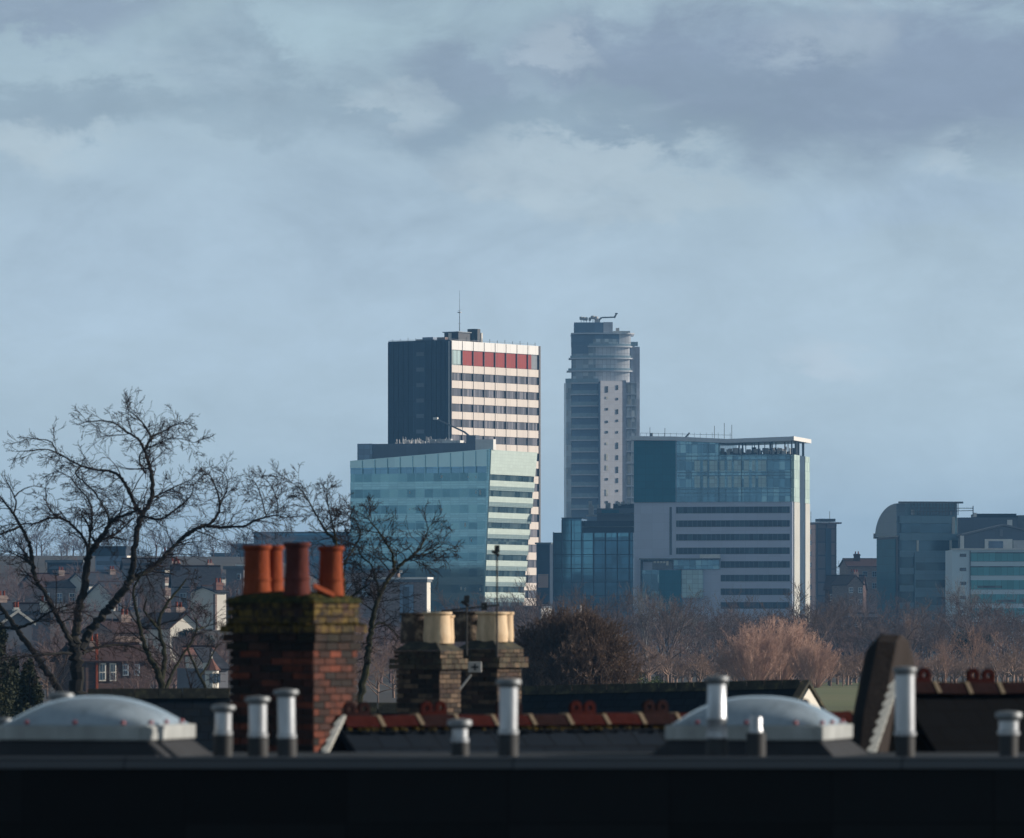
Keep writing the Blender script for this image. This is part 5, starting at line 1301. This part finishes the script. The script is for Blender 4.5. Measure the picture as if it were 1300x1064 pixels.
def buff_stack(label,xc,xl,xr,D,t,ytop,ycap,pots,ybase,seed,gname):
    b=Bld('chimney_stack',label,'chimney',xc,xl,xr,D,t,ybase,zb=zat(ybase,D))
    r=random.Random(seed); Z=b.Z; Lx,Ly=b.Lx,b.Ly
    MB().box(.02,Lx-.02,.02,Ly-.02,-1.5,Z(ycap)-.02).build('core',M['joint'],b.o)
    z1=Z(ycap+24)
    bricks(MB(),0,Lx,0,Ly,0,z1,r,pal_buff).build('shaft',M['brick'],b.o)
    e=.07; bricks(MB(),-e,Lx+e,-e,Ly+e,z1,Z(ycap+10),r,pal_buff).build('corbel',M['brick_lichen'],b.o)
    e=.02; bricks(MB(),-e,Lx+e,-e,Ly+e,Z(ycap+10),Z(ycap),r,pal_buff).build('cap_course',M['brick_lichen'],b.o)
    # sloping flaunching
    za,zb_=Z(ycap),Z(ycap-11)
    k=.13
    MB().loft([[(-.03,-.03,za),(Lx+.03,-.03,za),(Lx+.03,Ly+.03,za),(-.03,Ly+.03,za)],[(k,k,zb_),(Lx-k,k,zb_),(Lx-k,Ly-k,zb_),(k,Ly-k,zb_)]]).build('flaunching',M['ridge_moss'],b.o)
    for px,top,wd,dd,mat,lab in pots:
        Dp=D+dd; base=b.zb+Z(ycap-9); p=W(px,800,Dp); rad=wd*Dp/F/2/1.08; h=zat(top,Dp)-base
        o=MB().lathe(pot_mesh(rad,h,1.1,1.02,False),(0,0,0),36).build('chimney_pot',M[mat],None,smooth=True)
        o.location=(p.x,Dp,base); tag(o,lab,'chimney pot',group='buff clay pots on the two rear stacks')
    return b
buff_stack('brown brick stack with two buff pots, the nearer the main red stack',558,503,585,82,62,777,826,
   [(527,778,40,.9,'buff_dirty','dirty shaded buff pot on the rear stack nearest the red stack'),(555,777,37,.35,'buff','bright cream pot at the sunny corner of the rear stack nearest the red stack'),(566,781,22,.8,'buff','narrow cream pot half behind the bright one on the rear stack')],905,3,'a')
buff_stack('mossy brown brick stack with three buff pots beside the dark domed bush',631,583,662,86,62,776,824,
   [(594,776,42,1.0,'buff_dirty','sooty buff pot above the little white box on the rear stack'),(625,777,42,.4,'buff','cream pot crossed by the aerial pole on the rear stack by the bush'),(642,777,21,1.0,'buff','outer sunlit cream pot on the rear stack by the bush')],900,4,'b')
# aerials on the rear stack
def pole(px,ya,yb_,D,label,w=.013,knob=True):
    p=W(px,yb_,D); o=MB(); h=zat(ya,D)-p.z
    o.tube((0,0,0),(0,0,h),w,w*.9,8)
    if knob: o.box(-.035,.035,-.03,.03,h-.08,h+.02); o.tube((-.07,0,h-.06),(.03,0,h-.12),.02,n=6)
    o=o.build('aerial_pole',M['aerial']); o.location=p; tag(o,label,'aerial'); return o
pole(631,694,835,85.2,'tall thin aerial pole rising in front of the banded glass office')
pole(592.5,758,832,84.6,'shorter aerial pole with a knob on the rear stack')
q=MB(); a=W(560,776,84.9); c=W(634,768,84.9); d=c-a
q.tube((0,0,0),d,.012,n=6)
for t in (.15,.3,.45,.6,.72,.85,.95): q.tube(d*t-Vector((.0,.25,.0)),d*t+Vector((0,.25,.03)),.007,n=5)
q.box(d.x*.74-.04,d.x*.74+.04,-.03,.03,d.z*.74-.05,d.z*.74+.05)
q=q.build('tv_aerial',M['aerial']); q.location=a; tag(q,'horizontal yagi tv aerial between the two poles above the buff pots','aerial')
p=W(603,847,83.8); q=empty('junction_box',p,0,'little white box with a cross mark fixed to the rear stack','box')
MB().box(-.09,.09,-.05,.05,-.07,.07).build('box_body',M['offwhite'],q,bevel=.01); MB().box(-.05,.05,-.06,-.051,-.012,.012).box(-.012,.012,-.063,-.0605,-.045,.045).build('cross_mark',M['dark'],q)
MB().tube((-.05,.02,-.1),(-.22,.06,-.32),.015,n=6).build('bracket',M['offwhite'],q)

def crest(parent,mat,r_=.056,n=18):
    """two round ears with a hole each on top of the ridge tile; local x along the ridge"""
    q=MB(); t=.016
    for cx in (-.068,.068):
        secs=[]
        o1=[];i1=[]
        for k in range(n):
            a=2*math.pi*k/n; o1.append((cx+r_*math.cos(a),r_*math.sin(a)+.055)); i1.append((cx+.02*math.cos(a),.02*math.sin(a)+.055))
        b=len(q.v)
        for yy in (-t,t):
            q.v+=[(x,yy,z) for x,z in o1]+[(x,yy,z) for x,z in i1]
        for k in range(n):
            j=(k+1)%n
            q.f+=[(b+k,b+j,b+n+j,b+n+k),(b+2*n+j,b+2*n+k,b+3*n+k,b+3*n+j),(b+j,b+k,b+2*n+k,b+2*n+j),(b+n+k,b+n+j,b+3*n+j,b+3*n+k)]
    q.box(-.125,.125,-t*.95,t*.95,-.03,.03)
    return q.build('crest',M[mat],parent)
def ridge_run(parent,p0,p1,n,crested,mats,loc0):
    """ridge tiles from p0 to p1 (world), children of parent whose origin is loc0 (unrotated)"""
    d=(p1-p0)/n; ang=math.atan2(d.y,d.x); L=d.length
    for i in range(n):
        c=p0+d*(i+.5)-loc0; mat=mats[i%len(mats)]
        q=MB(); w=.12; h=.085; g=L/2-.012
        pts=[(-w,-h),(-w*.35,.0),(w*.35,.0),(w,-h),(w-.02,-h-.005),(w*.3,-.02),(-w*.3,-.02),(-w+.02,-h-.005)]
        q.loft([[(-g,y,z) for y,z in pts],[(g,y,z) for y,z in pts]])
        rj=random.Random(i*31+n); o=q.build('ridge_tile',M[mat],parent,bevel=.006); o.location=c+Vector((0,0,rj.uniform(-.007,.007))); o.rotation_euler=(R(rj.uniform(-3,3)),R(rj.uniform(-1.6,1.6)),ang+R(rj.uniform(-1.5,1.5)))
        if i in crested: 
            k=crest(o,crested[i])
        m=MB().loft([[(g-.004,y*1.06,z*1.0+.006) for y,z in pts],[(g+.028,y*1.06+.0,z+.008) for y,z in pts]]).build('mortar_joint',M['mortar'],o)
def near_roof(name,label,p0,p1,pitch,run,ntile,crested,mats,roofm,back=3.0,mossline=True):
    loc=Vector((p0.x,p0.y,8.5)); o=empty(name,loc,0,label,'roof')
    d=(p1-p0); d2=Vector((d.x,d.y,0)).normalized(); nrm=Vector((d2.y,-d2.x,0))   # towards camera
    if nrm.y>0: nrm=-nrm
    dz=run*math.tan(R(pitch)); down=Vector((0,0,-dz)); off=Vector((0,0,-.075))
    a=p0+nrm*run+down+off-loc; b_=p1+nrm*run+down+off-loc
    roof_quad('roof_slope',roofm,a,b_,p1+off-loc,p0+off-loc,o,.06)
    a2=p0-nrm*back+Vector((0,0,-back*math.tan(R(pitch))))+off-loc; b2=p1-nrm*back+Vector((0,0,-back*math.tan(R(pitch))))+off-loc
    roof_quad('roof_slope',roofm,b2,a2,p0+off-loc,p1+off-loc,o,.06)
    # walls below down to the ground
    w0=[p0+nrm*(run-.2),p1+nrm*(run-.2),p1-nrm*(back-.2),p0-nrm*(back-.2)]
    zt=(p0.z-dz-.3)
    q=MB().prism([((v-loc).x,(v-loc).y) for v in w0],-8.5,min(zt,p0.z-back*math.tan(R(pitch))-.3)-8.5); q.build('wall',M['brick_house'],o)
    if ntile: ridge_run(o,p0,p1,ntile,crested,mats,loc)
    if mossline:
        r=random.Random(8); q=MB(); n=int(d.length/.045)
        for i in range(n):
            t=(i+r.random())/n; p=p0+d*t+nrm*(.125+.02*r.random())-loc+Vector((0,0,-.105-.01*r.random()))
            rad=r.uniform(.006,.03); q.lathe([(rad,-rad*.5),(rad*.9,rad*.2),(.002,rad*.4)],tuple(p),6)
        q.build('moss',M['moss'],o,smooth=True)
    return o
# near ridge with alternating crested tiles
p0=W(428,908,49.6); p1=W(1078,904,52.6)
N_=14
near_roof('slate_roof','near dark slate roof whose ridge alternates plain and eared red tiles',p0,p1,38,2.6,N_,{0:'ridge_dark',2:'ridge_red',4:'ridge_dark',6:'ridge_red',8:'ridge_dark',10:'ridge_red',12:'ridge_dark'},['ridge_red','ridge_red','ridge_dark'],'slate_near',back=2.2)
# roof with black slates at the edge, ridge higher
pm0=W(1143,866,49.2); pm1=W(1345,865,49.8)
near_roof('slate_roof','black slate roof with paired red ear tiles beside the felt-capped party wall',pm0,pm1,38,2.4,5,{0:'ridge_red',2:'ridge_red',4:'ridge_red'},['ridge_dark'],'slate_black',back=2.2,mossline=False)
# party wall coping
def party_wall():
    path=[(W(1090,985,47.75)),(W(1099,905,48.4)),(W(1117,815,49.15)),(W(1122,806,49.35)),(W(1131,812,49.6)),(W(1137,835,50.1)),(W(1146,900,51.1))]
    loc=Vector((path[0].x,path[0].y,8.5)); o=empty('party_wall',loc,0,'steep felt-capped party wall climbing over the ridge beside the black slate roof','wall')
    secs=[]
    for i,p in enumerate(path):
        v=p-loc; k=1
        secs.append([(v.x-.10,v.y+.22,v.z-1.1),(v.x-.10,v.y+.10,v.z-.09),(v.x-.015,v.y,v.z),(v.x+.13,v.y,v.z),(v.x+.145,v.y,v.z-.03),(v.x+.145,v.y+.22,v.z-1.1)])
    MB().loft(secs).build('coping',M['lead_brown'],o)
    secs=[]
    for p in path:
        v=p-loc; secs.append([(v.x-.106,v.y+.26,v.z-1.1),(v.x-.106,v.y+.14,v.z-.088),(v.x-.02,v.y+.005,v.z+.008),(v.x-.012,v.y-.004,v.z+.01),(v.x-.012,v.y+.02,v.z-.03)])
    MB().loft(secs).build('side_shade',M['lead_shade'],o)  # black strip over the left chamfer, its shade put into the colour
    q=MB(); n=9
    a=W(1103,962,47.2); c=W(1137,860,48.3); d=(c-a)/n
    for i in range(n):
        p=a+d*i-loc; qd=d
        w=.055
        q.loft([[(p.x-.035,p.y,p.z-.02),(p.x+.04,p.y,p.z-.02),(p.x+.04,p.y+.03,p.z+.0),(p.x-.035,p.y+.03,p.z)],
                [(p.x+qd.x+.01,p.y+qd.y,p.z+qd.z-.02),(p.x+qd.x+.035,p.y+qd.y,p.z+qd.z-.02),(p.x+qd.x+.035,p.y+qd.y+.03,p.z+qd.z),(p.x+qd.x+.01,p.y+qd.y+.03,p.z+qd.z)]])
    q.build('stepped_mortar',M['mortar_white'],o)
party_wall()
# stepped mortar by the main stack
q=MB(); a=W(408,962,48.2); c=W(434,908,49.1); d=(c-a)/5; o=None
for i in range(5):
    p=d*i
    q.loft([[(p.x-.03,p.y,p.z-.02),(p.x+.03,p.y,p.z-.02),(p.x+.03,p.y+.03,p.z),(p.x-.03,p.y+.03,p.z)],[(p.x+d.x+.005,p.y+d.y,p.z+d.z-.02),(p.x+d.x+.03,p.y+d.y,p.z+d.z-.02),(p.x+d.x+.03,p.y+d.y+.03,p.z+d.z),(p.x+d.x+.005,p.y+d.y+.03,p.z+d.z)]])
o=q.build('mortar_fillet',M['mortar_white']); o.location=a; tag(o,'crumbling pale stepped mortar fillet where the near roof meets the red stack','mortar')
# mid roofs
def mid_roof(label,pxa,pya,pxb,pyb,Da,Db,run,roofm,barge=False,ext=0):
    p0=W(pxa,pya,Da); p1=W(pxb,pyb,Db)
    o=near_roof('slate_roof',label,p0,p1,38,run,0,{},[],roofm,back=4.5,mossline=False)
    loc=Vector((p0.x,p0.y,8.5)); d=p1-p0; n=int(d.length/.34); r=random.Random(int(pxa))
    for i in range(min(n,60)):
        a=p0+d*(i/n)-loc; b_=p0+d*((i+.97)/n)-loc
        q=MB(); h=.10+r.uniform(-.012,.012)
        q.loft([[(v.x,v.y-.14,v.z-.14),(v.x,v.y-.03,v.z+h*.2),(v.x,v.y+.03,v.z+h*.2),(v.x,v.y+.14,v.z-.14)] for v in (a,b_)]).build('ridge_tile',M['ridge_moss'],o)
    if barge:
        v=p1-loc; d2=Vector((d.x,d.y,0)).normalized(); nrm=Vector((d2.y,-d2.x,0)); 
        if nrm.y>0: nrm=-nrm
        ex=d2*.12; t=math.tan(R(50))
        apex=v+Vector((0,0,-.14))+ex
        MB().loft([[tuple(apex),tuple(apex+nrm*2.-Vector((0,0,2*math.tan(R(38))))),tuple(apex-nrm*2.-Vector((0,0,2*math.tan(R(38)))))],[tuple(apex+d2*.05),tuple(apex+d2*.05+nrm*2.-Vector((0,0,2*math.tan(R(38))))),tuple(apex+d2*.05-nrm*2.-Vector((0,0,2*math.tan(R(38)))))]]).build('gable',M['render_white'],o)
        for s in (1,-1):
            a=apex+d2*.05+Vector((0,0,.10)); e=a+nrm*s*2.-Vector((0,0,2*math.tan(R(38))))
            MB().loft([[(a.x-.12,a.y,a.z+.05),(a.x+.01,a.y,a.z+.05),(a.x+.01,a.y,a.z-.02),(a.x-.12,a.y,a.z-.02)],[(e.x-.12,e.y,e.z+.05),(e.x+.01,e.y,e.z+.05),(e.x+.01,e.y,e.z-.02),(e.x-.12,e.y,e.z-.02)]]).build('verge',M['ridge_moss'],o)
    return o
mid_roof('mossy-ridged slate roof ending in a small white gable beyond the near ridge',640,873,1016,864,113,110,3.4,'slate_mid',True)
mid_roof('shadowed slate roof with moss along the ridge behind the domed rooflight',112,876,292,875,100,100,3.6,'slate_mid')
mid_roof('dark slate roof running behind the foot of the main stack and the buff stacks',420,893,660,895,96,96,3.,'slate_near')

# ------------------------------------------------------------------ foreground flat roof, rooflights and vents
zd=zat(959.5,41.)
o=empty('flat_roof_building',(0,38.9,0),0,'flat felt roof with grey metal edge trim carrying the vents and domed rooflights','building')
zk=zat(962.2,38.9)
MB().box(-9,9,.2,3.3,10.7,zd).build('roof_deck',M['felt'],o)
MB().box(-9,9,0,.2,zk-.068,zk,).build('edge_trim',M['trim'],o,bevel=.006)
MB().box(-9,9,.03,.2,0,zk-.0685).build('front_wall',M['wall_black'],o)
MB().box(-8.98,8.98,.2,3.28,0,10.69).build('wall',M['wall_black'],o)
MB().tube((-9,-.0,zk-.004),(9,-.0,zk-.004),.012,n=8).build('drip_edge',M['trim'],o)
def rooflight(xc,D,label,zsh=0):
    b=Bld('rooflight',label,'rooflight',xc,xc-203,xc+50,D,76,920,zb=zd)
    Lx,Ly=1.02,1.045; Z=b.Z; z0,z1=Z(940.5),Z(922)
    # kerb flares out to the deck
    e=.09
    MB().loft([[(-e,-e,0),(Lx+e,-e,0),(Lx+e,Ly+e,0),(-e,Ly+e,0)],[(.05,.05,z0+.02),(Lx-.05,.05,z0+.02),(Lx-.05,Ly-.05,z0+.02),(.05,Ly-.05,z0+.02)]]).build('kerb',M['kerb_side'],b.o)
    MB().box(-.002,.0,.0,.001,0,.001)
    f=MB(); t=.06
    f.box(0,Lx,0,t,z0,z1).box(0,Lx,Ly-t,Ly,z0,z1).box(0,t,t,Ly-t,z0,z1).box(Lx-t,Lx,t,Ly-t,z0,z1)
    fr=f.build('frame',M['sky_frame'],b.o,bevel=.008)
    n=40; vs=[];fs=[]; H=.185
    for j in range(n+1):
        for i in range(n+1):
            u=i/n*2-1; v=j/n*2-1
            h=H*((1-abs(u)**2.3)*(1-abs(v)**2.3))**.72
            vs.append((Lx/2+u*(Lx/2-.025),Ly/2+v*(Ly/2-.025),z1+.004+h))
    for j in range(n):
        for i in range(n):
            a=j*(n+1)+i; fs.append((a,a+1,a+n+2,a+n+1))
    mb=MB(); mb.v=vs; mb.f=fs; mb.build('dome',M['dome'],b.o,smooth=True,fix=False)
    MB().box(.03,Lx-.03,.03,Ly-.03,z1-.02,z1+.003).build('rebate',M['sky_frame'],b.o)
    for k in range(3):
        y=Ly*(.18+.31*k); MB().lathe([(.016,0),(.016,.012),(.01,.022),(.001,.024)],(.03,y,z1+.012),10).build('bolt',M['bolt_red'],b.o,smooth=True)
        x=Lx*(.12+.33*k); MB().lathe([(.016,0),(.016,.012),(.01,.022),(.001,.024)],(x,.03,z1+.012),10).build('bolt',M['bolt_red'],b.o,smooth=True)
rooflight(190,40.3,'domed rooflight in a pale bolted frame in front of the large bare tree')
rooflight(1045,40.6,'domed rooflight behind the tall two-stage vent and the capless vent')
def vent(px,D,top,wcap,wbody,ysl,label,cap=True,wsl=None,joint=None,bot=965,hc=9):
    s=D/F; zb_=zat(bot,D); p=(( px-CX)*s,D,min(zb_,zd-.01) if D>39.1 else zat(bot,D))
    o=empty('vent_pipe',p,0,label,'vent pipe'); z=lambda py:zat(py,D)-p[2]
    rl=random.Random(int(px)); o.rotation_euler=(R(rl.uniform(-.8,.8)),R(rl.uniform(-.9,.9)),rl.uniform(0,6))
    rb=wbody*s/2; rc=wcap*s/2; rs=(wsl or wbody+3)*s/2
    MB().lathe([(rs,0),(rs,z(ysl)),(rs*.9,z(ysl)+.005),(.001,z(ysl)+.005)],(0,0,0),28).build('sleeve',M['sleeve'],o,smooth=True)
    body=[(rb,z(ysl)+.004),(rb*1.13,z(ysl)+.005),(rb*1.15,z(ysl-5)),(rb*1.0,z(ysl-6.5)),(rb,z(top+hc+1 if cap else top+1))]
    if joint: 
        body=[(rb,z(ysl)+.004),(rb*1.13,z(ysl)+.005),(rb*1.14,z(ysl-4)),(rb*1.06,z(ysl-5)),(rb*1.06,z(joint+1)),(rb*1.12,z(joint)),(rb,z(joint-2)),(rb*.97,z(top+hc+1))]
    body+= [(rb*.9,z(top+hc+1 if cap else top)),(rb*.85,z(ysl-8)),(.001,z(ysl-8))]
    MB().lathe(body,(0,0,0),32).build('pipe',M['galv'],o,smooth=True)
    if cap:
        MB().lathe([(rb*.98,z(top+hc+2)),(rb*1.06,z(top+hc)),(rc*.86,z(top+hc-1)),(rc,z(top+hc-3.5)),(rc*1.0,z(top+3)),(rc*.93,z(top+1)),(rc*.6,z(top)),(.001,z(top)+.004)],(0,0,0),32).build('cap',M['galv_dull'],o,smooth=True)
vent(283,40.6,894.5,31,21,934,'galvanised vent with flat cap, first and lowest of three beside the red stack')
vent(327.5,40.4,884,32,23,937,'middle capped vent of the trio in front of the red stack')
vent(364.5,40.1,875,32,22,938,'tallest capped vent of the trio in front of the red stack')
vent(584,41.,913,31,20,943,'short capped vent standing alone on the roof between the stack and the tall vent',hc=11)
vent(645,40.,861.5,32,23,933,'tall slim capped vent below the buff pots',hc=10)
vent(910,39.7,858,31,24,938,'tall two-stage capped vent before the domed rooflight',joint=913,wsl=27)
vent(959.5,39.6,910,15,15,931,'short capless vent with a black sleeve before the domed rooflight',cap=False,wsl=25)
vent(1149,39.9,846.5,30,25,935,'tall capped vent beside the felt-capped party wall',wsl=25)
vent(1280,39.3,903,34,25,934,'squat capped vent standing close to the metal roof edge',hc=11,wsl=24)
vent(77,41.9,879,33,26,950,'capped vent peeping over the domed rooflight under the large tree')
vent(4,41.8,911,24,18,950,'low capped vent at the far end beside the domed rooflight')

# ------------------------------------------------------------------ haze
hz=MB().box(-1900,1900,-320,5050,-2.,101)
m=bpy.data.materials.new('haze'); m.use_nodes=True; nt=m.node_tree; nt.nodes.clear()
ou=nt.nodes.new('ShaderNodeOutputMaterial'); pv=nt.nodes.new('ShaderNodeVolumePrincipled')
pv.inputs['Color'].default_value=(.22,.54,1.,1); pv.inputs['Density'].default_value=1.35e-4; pv.inputs['Anisotropy'].default_value=.1
nt.links.new(pv.outputs[0],ou.inputs['Volume'])
hz=hz.build('haze',m); tag(hz,'thin blue winter haze over the town','haze',kind='stuff')

# ------------------------------------------------------------------ sky and light
SUN_AZ=R(-10); SUN_EL=R(17)     # azimuth measured from +x towards the camera (-y)
wd=bpy.data.worlds.new('World'); sc.world=wd; wd.use_nodes=True; nt=wd.node_tree; L=nt.links.new
bg=nt.nodes['Background']; bg.inputs['Strength'].default_value=.1
sk=nt.nodes.new('ShaderNodeTexSky'); sk.sky_type='NISHITA'; sk.sun_disc=False; sk.sun_elevation=SUN_EL; sk.sun_rotation=R(90)+SUN_AZ
tc=nt.nodes.new('ShaderNodeTexCoord'); sp=nt.nodes.new('ShaderNodeSeparateXYZ'); L(tc.outputs['Generated'],sp.inputs[0])
def MA(op,a,b=None,c=None):
    n=nt.nodes.new('ShaderNodeMath'); n.operation=op
    for i,v in enumerate((a,b,c)):
        if v is None: continue
        if isinstance(v,(int,float)): n.inputs[i].default_value=v
        else: L(v,n.inputs[i])
    return n.outputs[0]
def noise(scale,stretch,detail=6,rough=.6,dist=0,off=(0,0,0)):
    mp=nt.nodes.new('ShaderNodeMapping'); mp.inputs['Scale'].default_value=stretch; mp.inputs['Location'].default_value=off; L(tc.outputs['Generated'],mp.inputs[0])
    n=nt.nodes.new('ShaderNodeTexNoise'); n.inputs['Scale'].default_value=scale; n.inputs['Detail'].default_value=detail; n.inputs['Roughness'].default_value=rough; n.inputs['Distortion'].default_value=dist
    L(mp.outputs[0],n.inputs['Vector']); return n.outputs['Fac']
def mixc(f,a,b):
    n=nt.nodes.new('ShaderNodeMix'); n.data_type='RGBA'
    L(f,n.inputs[0])
    for i,v in ((6,a),(7,b)):
        if isinstance(v,tuple): n.inputs[i].default_value=(*v,1)
        else: L(v,n.inputs[i])
    return n.outputs[2]
nA=noise(13,(1,1,2.6),8,.6,.3); nB=noise(48,(1,1,1.9),10,.66,.25,(3,1,2)); nC=noise(7,(1,1,3.5),5,.55,0,(7,2,5))
wob=MA('MULTIPLY_ADD',nB,.034,-.017); wob2=MA('MULTIPLY_ADD',nA,.05,-.025)
U=MA('ADD',MA('ADD',sp.outputs[0],wob),wob2); V=MA('ADD',MA('ADD',sp.outputs[2],MA('MULTIPLY',wob,.7)),MA('MULTIPLY',wob2,.35))
front=MA('GREATER_THAN',sp.outputs[1],0.)
def blob(px,py,rx,ry,soft=1.):
    # cloud bank given by its bearing and elevation
    u0=(px-CX)/F; v0=(HY-py)/F
    a=MA('DIVIDE',MA('SUBTRACT',U,u0),rx/F); b=MA('DIVIDE',MA('SUBTRACT',V,v0),ry/F)
    d=MA('SQRT',MA('ADD',MA('MULTIPLY',a,a),MA('MULTIPLY',b,b)))
    n=nt.nodes.new('ShaderNodeMapRange'); n.interpolation_type='SMOOTHSTEP'; n.inputs[1].default_value=1.12+.4*soft; n.inputs[2].default_value=.85-.55*soft
    L(d,n.inputs[0]); return MA('MULTIPLY',n.outputs[0],front)
base_lo=(4.9,6.2,7.15); base_hi=(3.5,4.65,5.45)
el=nt.nodes.new('ShaderNodeMapRange'); L(sp.outputs[2],el.inputs[0]); el.inputs[1].default_value=.045; el.inputs[2].default_value=.10; el.interpolation_type='SMOOTHSTEP'
c=mixc(el.outputs[0],base_lo,base_hi)
c=mixc(MA('MULTIPLY',sk.outputs[0] if False else el.outputs[0],.0),c,sk.outputs[0])
def band(px,py,rx,ry,col,k,soft=1.):
    global c
    c=mixc(MA('MULTIPLY',blob(px,py,rx,ry,soft),k),c,col)
dark=(2.5,3.2,4.3); darkt=(2.6,3.5,4.4); pale=(4.8,5.85,6.6); violet=(4.3,5.6,7.0)
band(300,330,900,150,violet,.5,1.2)
band(1080,95,430,100,dark,1.,.6)
band(800,75,150,55,dark,.75,.5)
band(560,120,85,55,dark,.75,.45)
band(690,165,260,40,darkt,.7,.5)
band(310,70,75,60,darkt,.6,.55)
band(330,150,110,45,darkt,.5,.5)
band(60,15,140,34,dark,.75,.5)
band(110,130,150,42,darkt,.65,.45)
band(1200,255,150,50,violet,.7,1.)
band(720,200,150,32,pale,.8,.5)
band(880,235,150,26,pale,.6,.6)
band(470,150,70,24,pale,.6,.5)
band(500,25,150,45,(4.0,5.4,6.15),.6,1.2)
band(1226,203,38,26,(5.6,6.7,7.5),.45,1.3)
band(1060,50,80,36,(4.3,5.2,6.),.55,.9)
band(722,66,48,32,(4.5,5.4,6.2),.6,.8)
band(1095,440,60,26,(5.9,6.8,7.6),.5,1.)
band(30,195,80,40,(5.3,6.3,6.9),.5,.9)
hz_=nt.nodes.new('ShaderNodeMapRange'); L(sp.outputs[2],hz_.inputs[0]); hz_.inputs[1].default_value=.05; hz_.inputs[2].default_value=.085; hz_.inputs[3].default_value=.12
nD=noise(22,(1,1,2.0),9,.6,.5,(9,4,1)); rD=nt.nodes.new('ShaderNodeMapRange'); rD.interpolation_type='SMOOTHSTEP'; L(nD,rD.inputs[0]); rD.inputs[1].default_value=.46; rD.inputs[2].default_value=.68
c=mixc(MA('MULTIPLY',MA('MULTIPLY',rD.outputs[0],hz_.outputs[0]),.6),c,(2.4,3.15,4.1))
nE=noise(30,(1,1,2.4),9,.62,.5,(2,8,6)); rE=nt.nodes.new('ShaderNodeMapRange'); rE.interpolation_type='SMOOTHSTEP'; L(nE,rE.inputs[0]); rE.inputs[1].default_value=.5; rE.inputs[2].default_value=.78
c=mixc(MA('MULTIPLY',MA('MULTIPLY',rE.outputs[0],hz_.outputs[0]),.5),c,(4.5,5.7,6.5))
mr=nt.nodes.new('ShaderNodeMapRange'); L(nB,mr.inputs[0]); mr.inputs[1].default_value=.3; mr.inputs[2].default_value=.7; mr.inputs[3].default_value=.93; mr.inputs[4].default_value=1.07
mr2=nt.nodes.new('ShaderNodeMapRange'); L(nC,mr2.inputs[0]); mr2.inputs[1].default_value=.3; mr2.inputs[2].default_value=.7; mr2.inputs[3].default_value=.95; mr2.inputs[4].default_value=1.05
vm=nt.nodes.new('ShaderNodeVectorMath'); vm.operation='SCALE'; L(c,vm.inputs[0]); L(MA('MULTIPLY',mr.outputs[0],mr2.outputs[0]),vm.inputs['Scale'])
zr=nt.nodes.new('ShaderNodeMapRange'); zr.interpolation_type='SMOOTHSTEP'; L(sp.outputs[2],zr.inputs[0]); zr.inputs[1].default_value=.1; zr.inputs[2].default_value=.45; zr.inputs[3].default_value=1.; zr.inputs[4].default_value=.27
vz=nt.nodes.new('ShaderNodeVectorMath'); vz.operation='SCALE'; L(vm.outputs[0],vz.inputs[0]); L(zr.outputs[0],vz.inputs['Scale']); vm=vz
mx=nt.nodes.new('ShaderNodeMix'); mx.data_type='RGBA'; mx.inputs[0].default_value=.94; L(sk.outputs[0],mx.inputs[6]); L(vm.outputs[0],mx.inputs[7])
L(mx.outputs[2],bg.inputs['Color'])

sl=bpy.data.lights.new('sun','SUN'); sl.energy=5.0; sl.angle=R(.5); sl.color=(1.,.89,.76)
so=bpy.data.objects.new('sun',sl); COL.objects.link(so)
dv=Vector((math.cos(SUN_EL)*math.cos(SUN_AZ),-math.cos(SUN_EL)*math.sin(SUN_AZ),math.sin(SUN_EL)))
so.rotation_euler=dv.to_track_quat('Z','Y').to_euler(); so.location=(60,-20,60)

cam=bpy.data.cameras.new('camera'); co=bpy.data.objects.new('camera',cam); COL.objects.link(co); sc.camera=co
cam.sensor_width=36; cam.lens=F/1300*36; cam.clip_end=9000; cam.clip_start=1
cam.shift_y=(HY-532)/1300; co.location=(0,0,CH); co.rotation_euler=(R(90),0,0)
cam.dof.use_dof=True; cam.dof.focus_distance=1100; cam.dof.aperture_fstop=6.4
vs=sc.view_settings; vs.view_transform='Standard'; vs.look='None'; vs.exposure=.08; vs.gamma=1
sc.cycles.max_bounces=6; sc.cycles.diffuse_bounces=2; sc.cycles.glossy_bounces=3; sc.cycles.transmission_bounces=4; sc.cycles.volume_bounces=0; sc.cycles.transparent_max_bounces=8
sc.cycles.use_denoising=True
for o in list(COL.objects):
    if o.type=='EMPTY' and o.get('label')=='x': pass
print('twigs',n1,n2,n3,'trees',nt_)
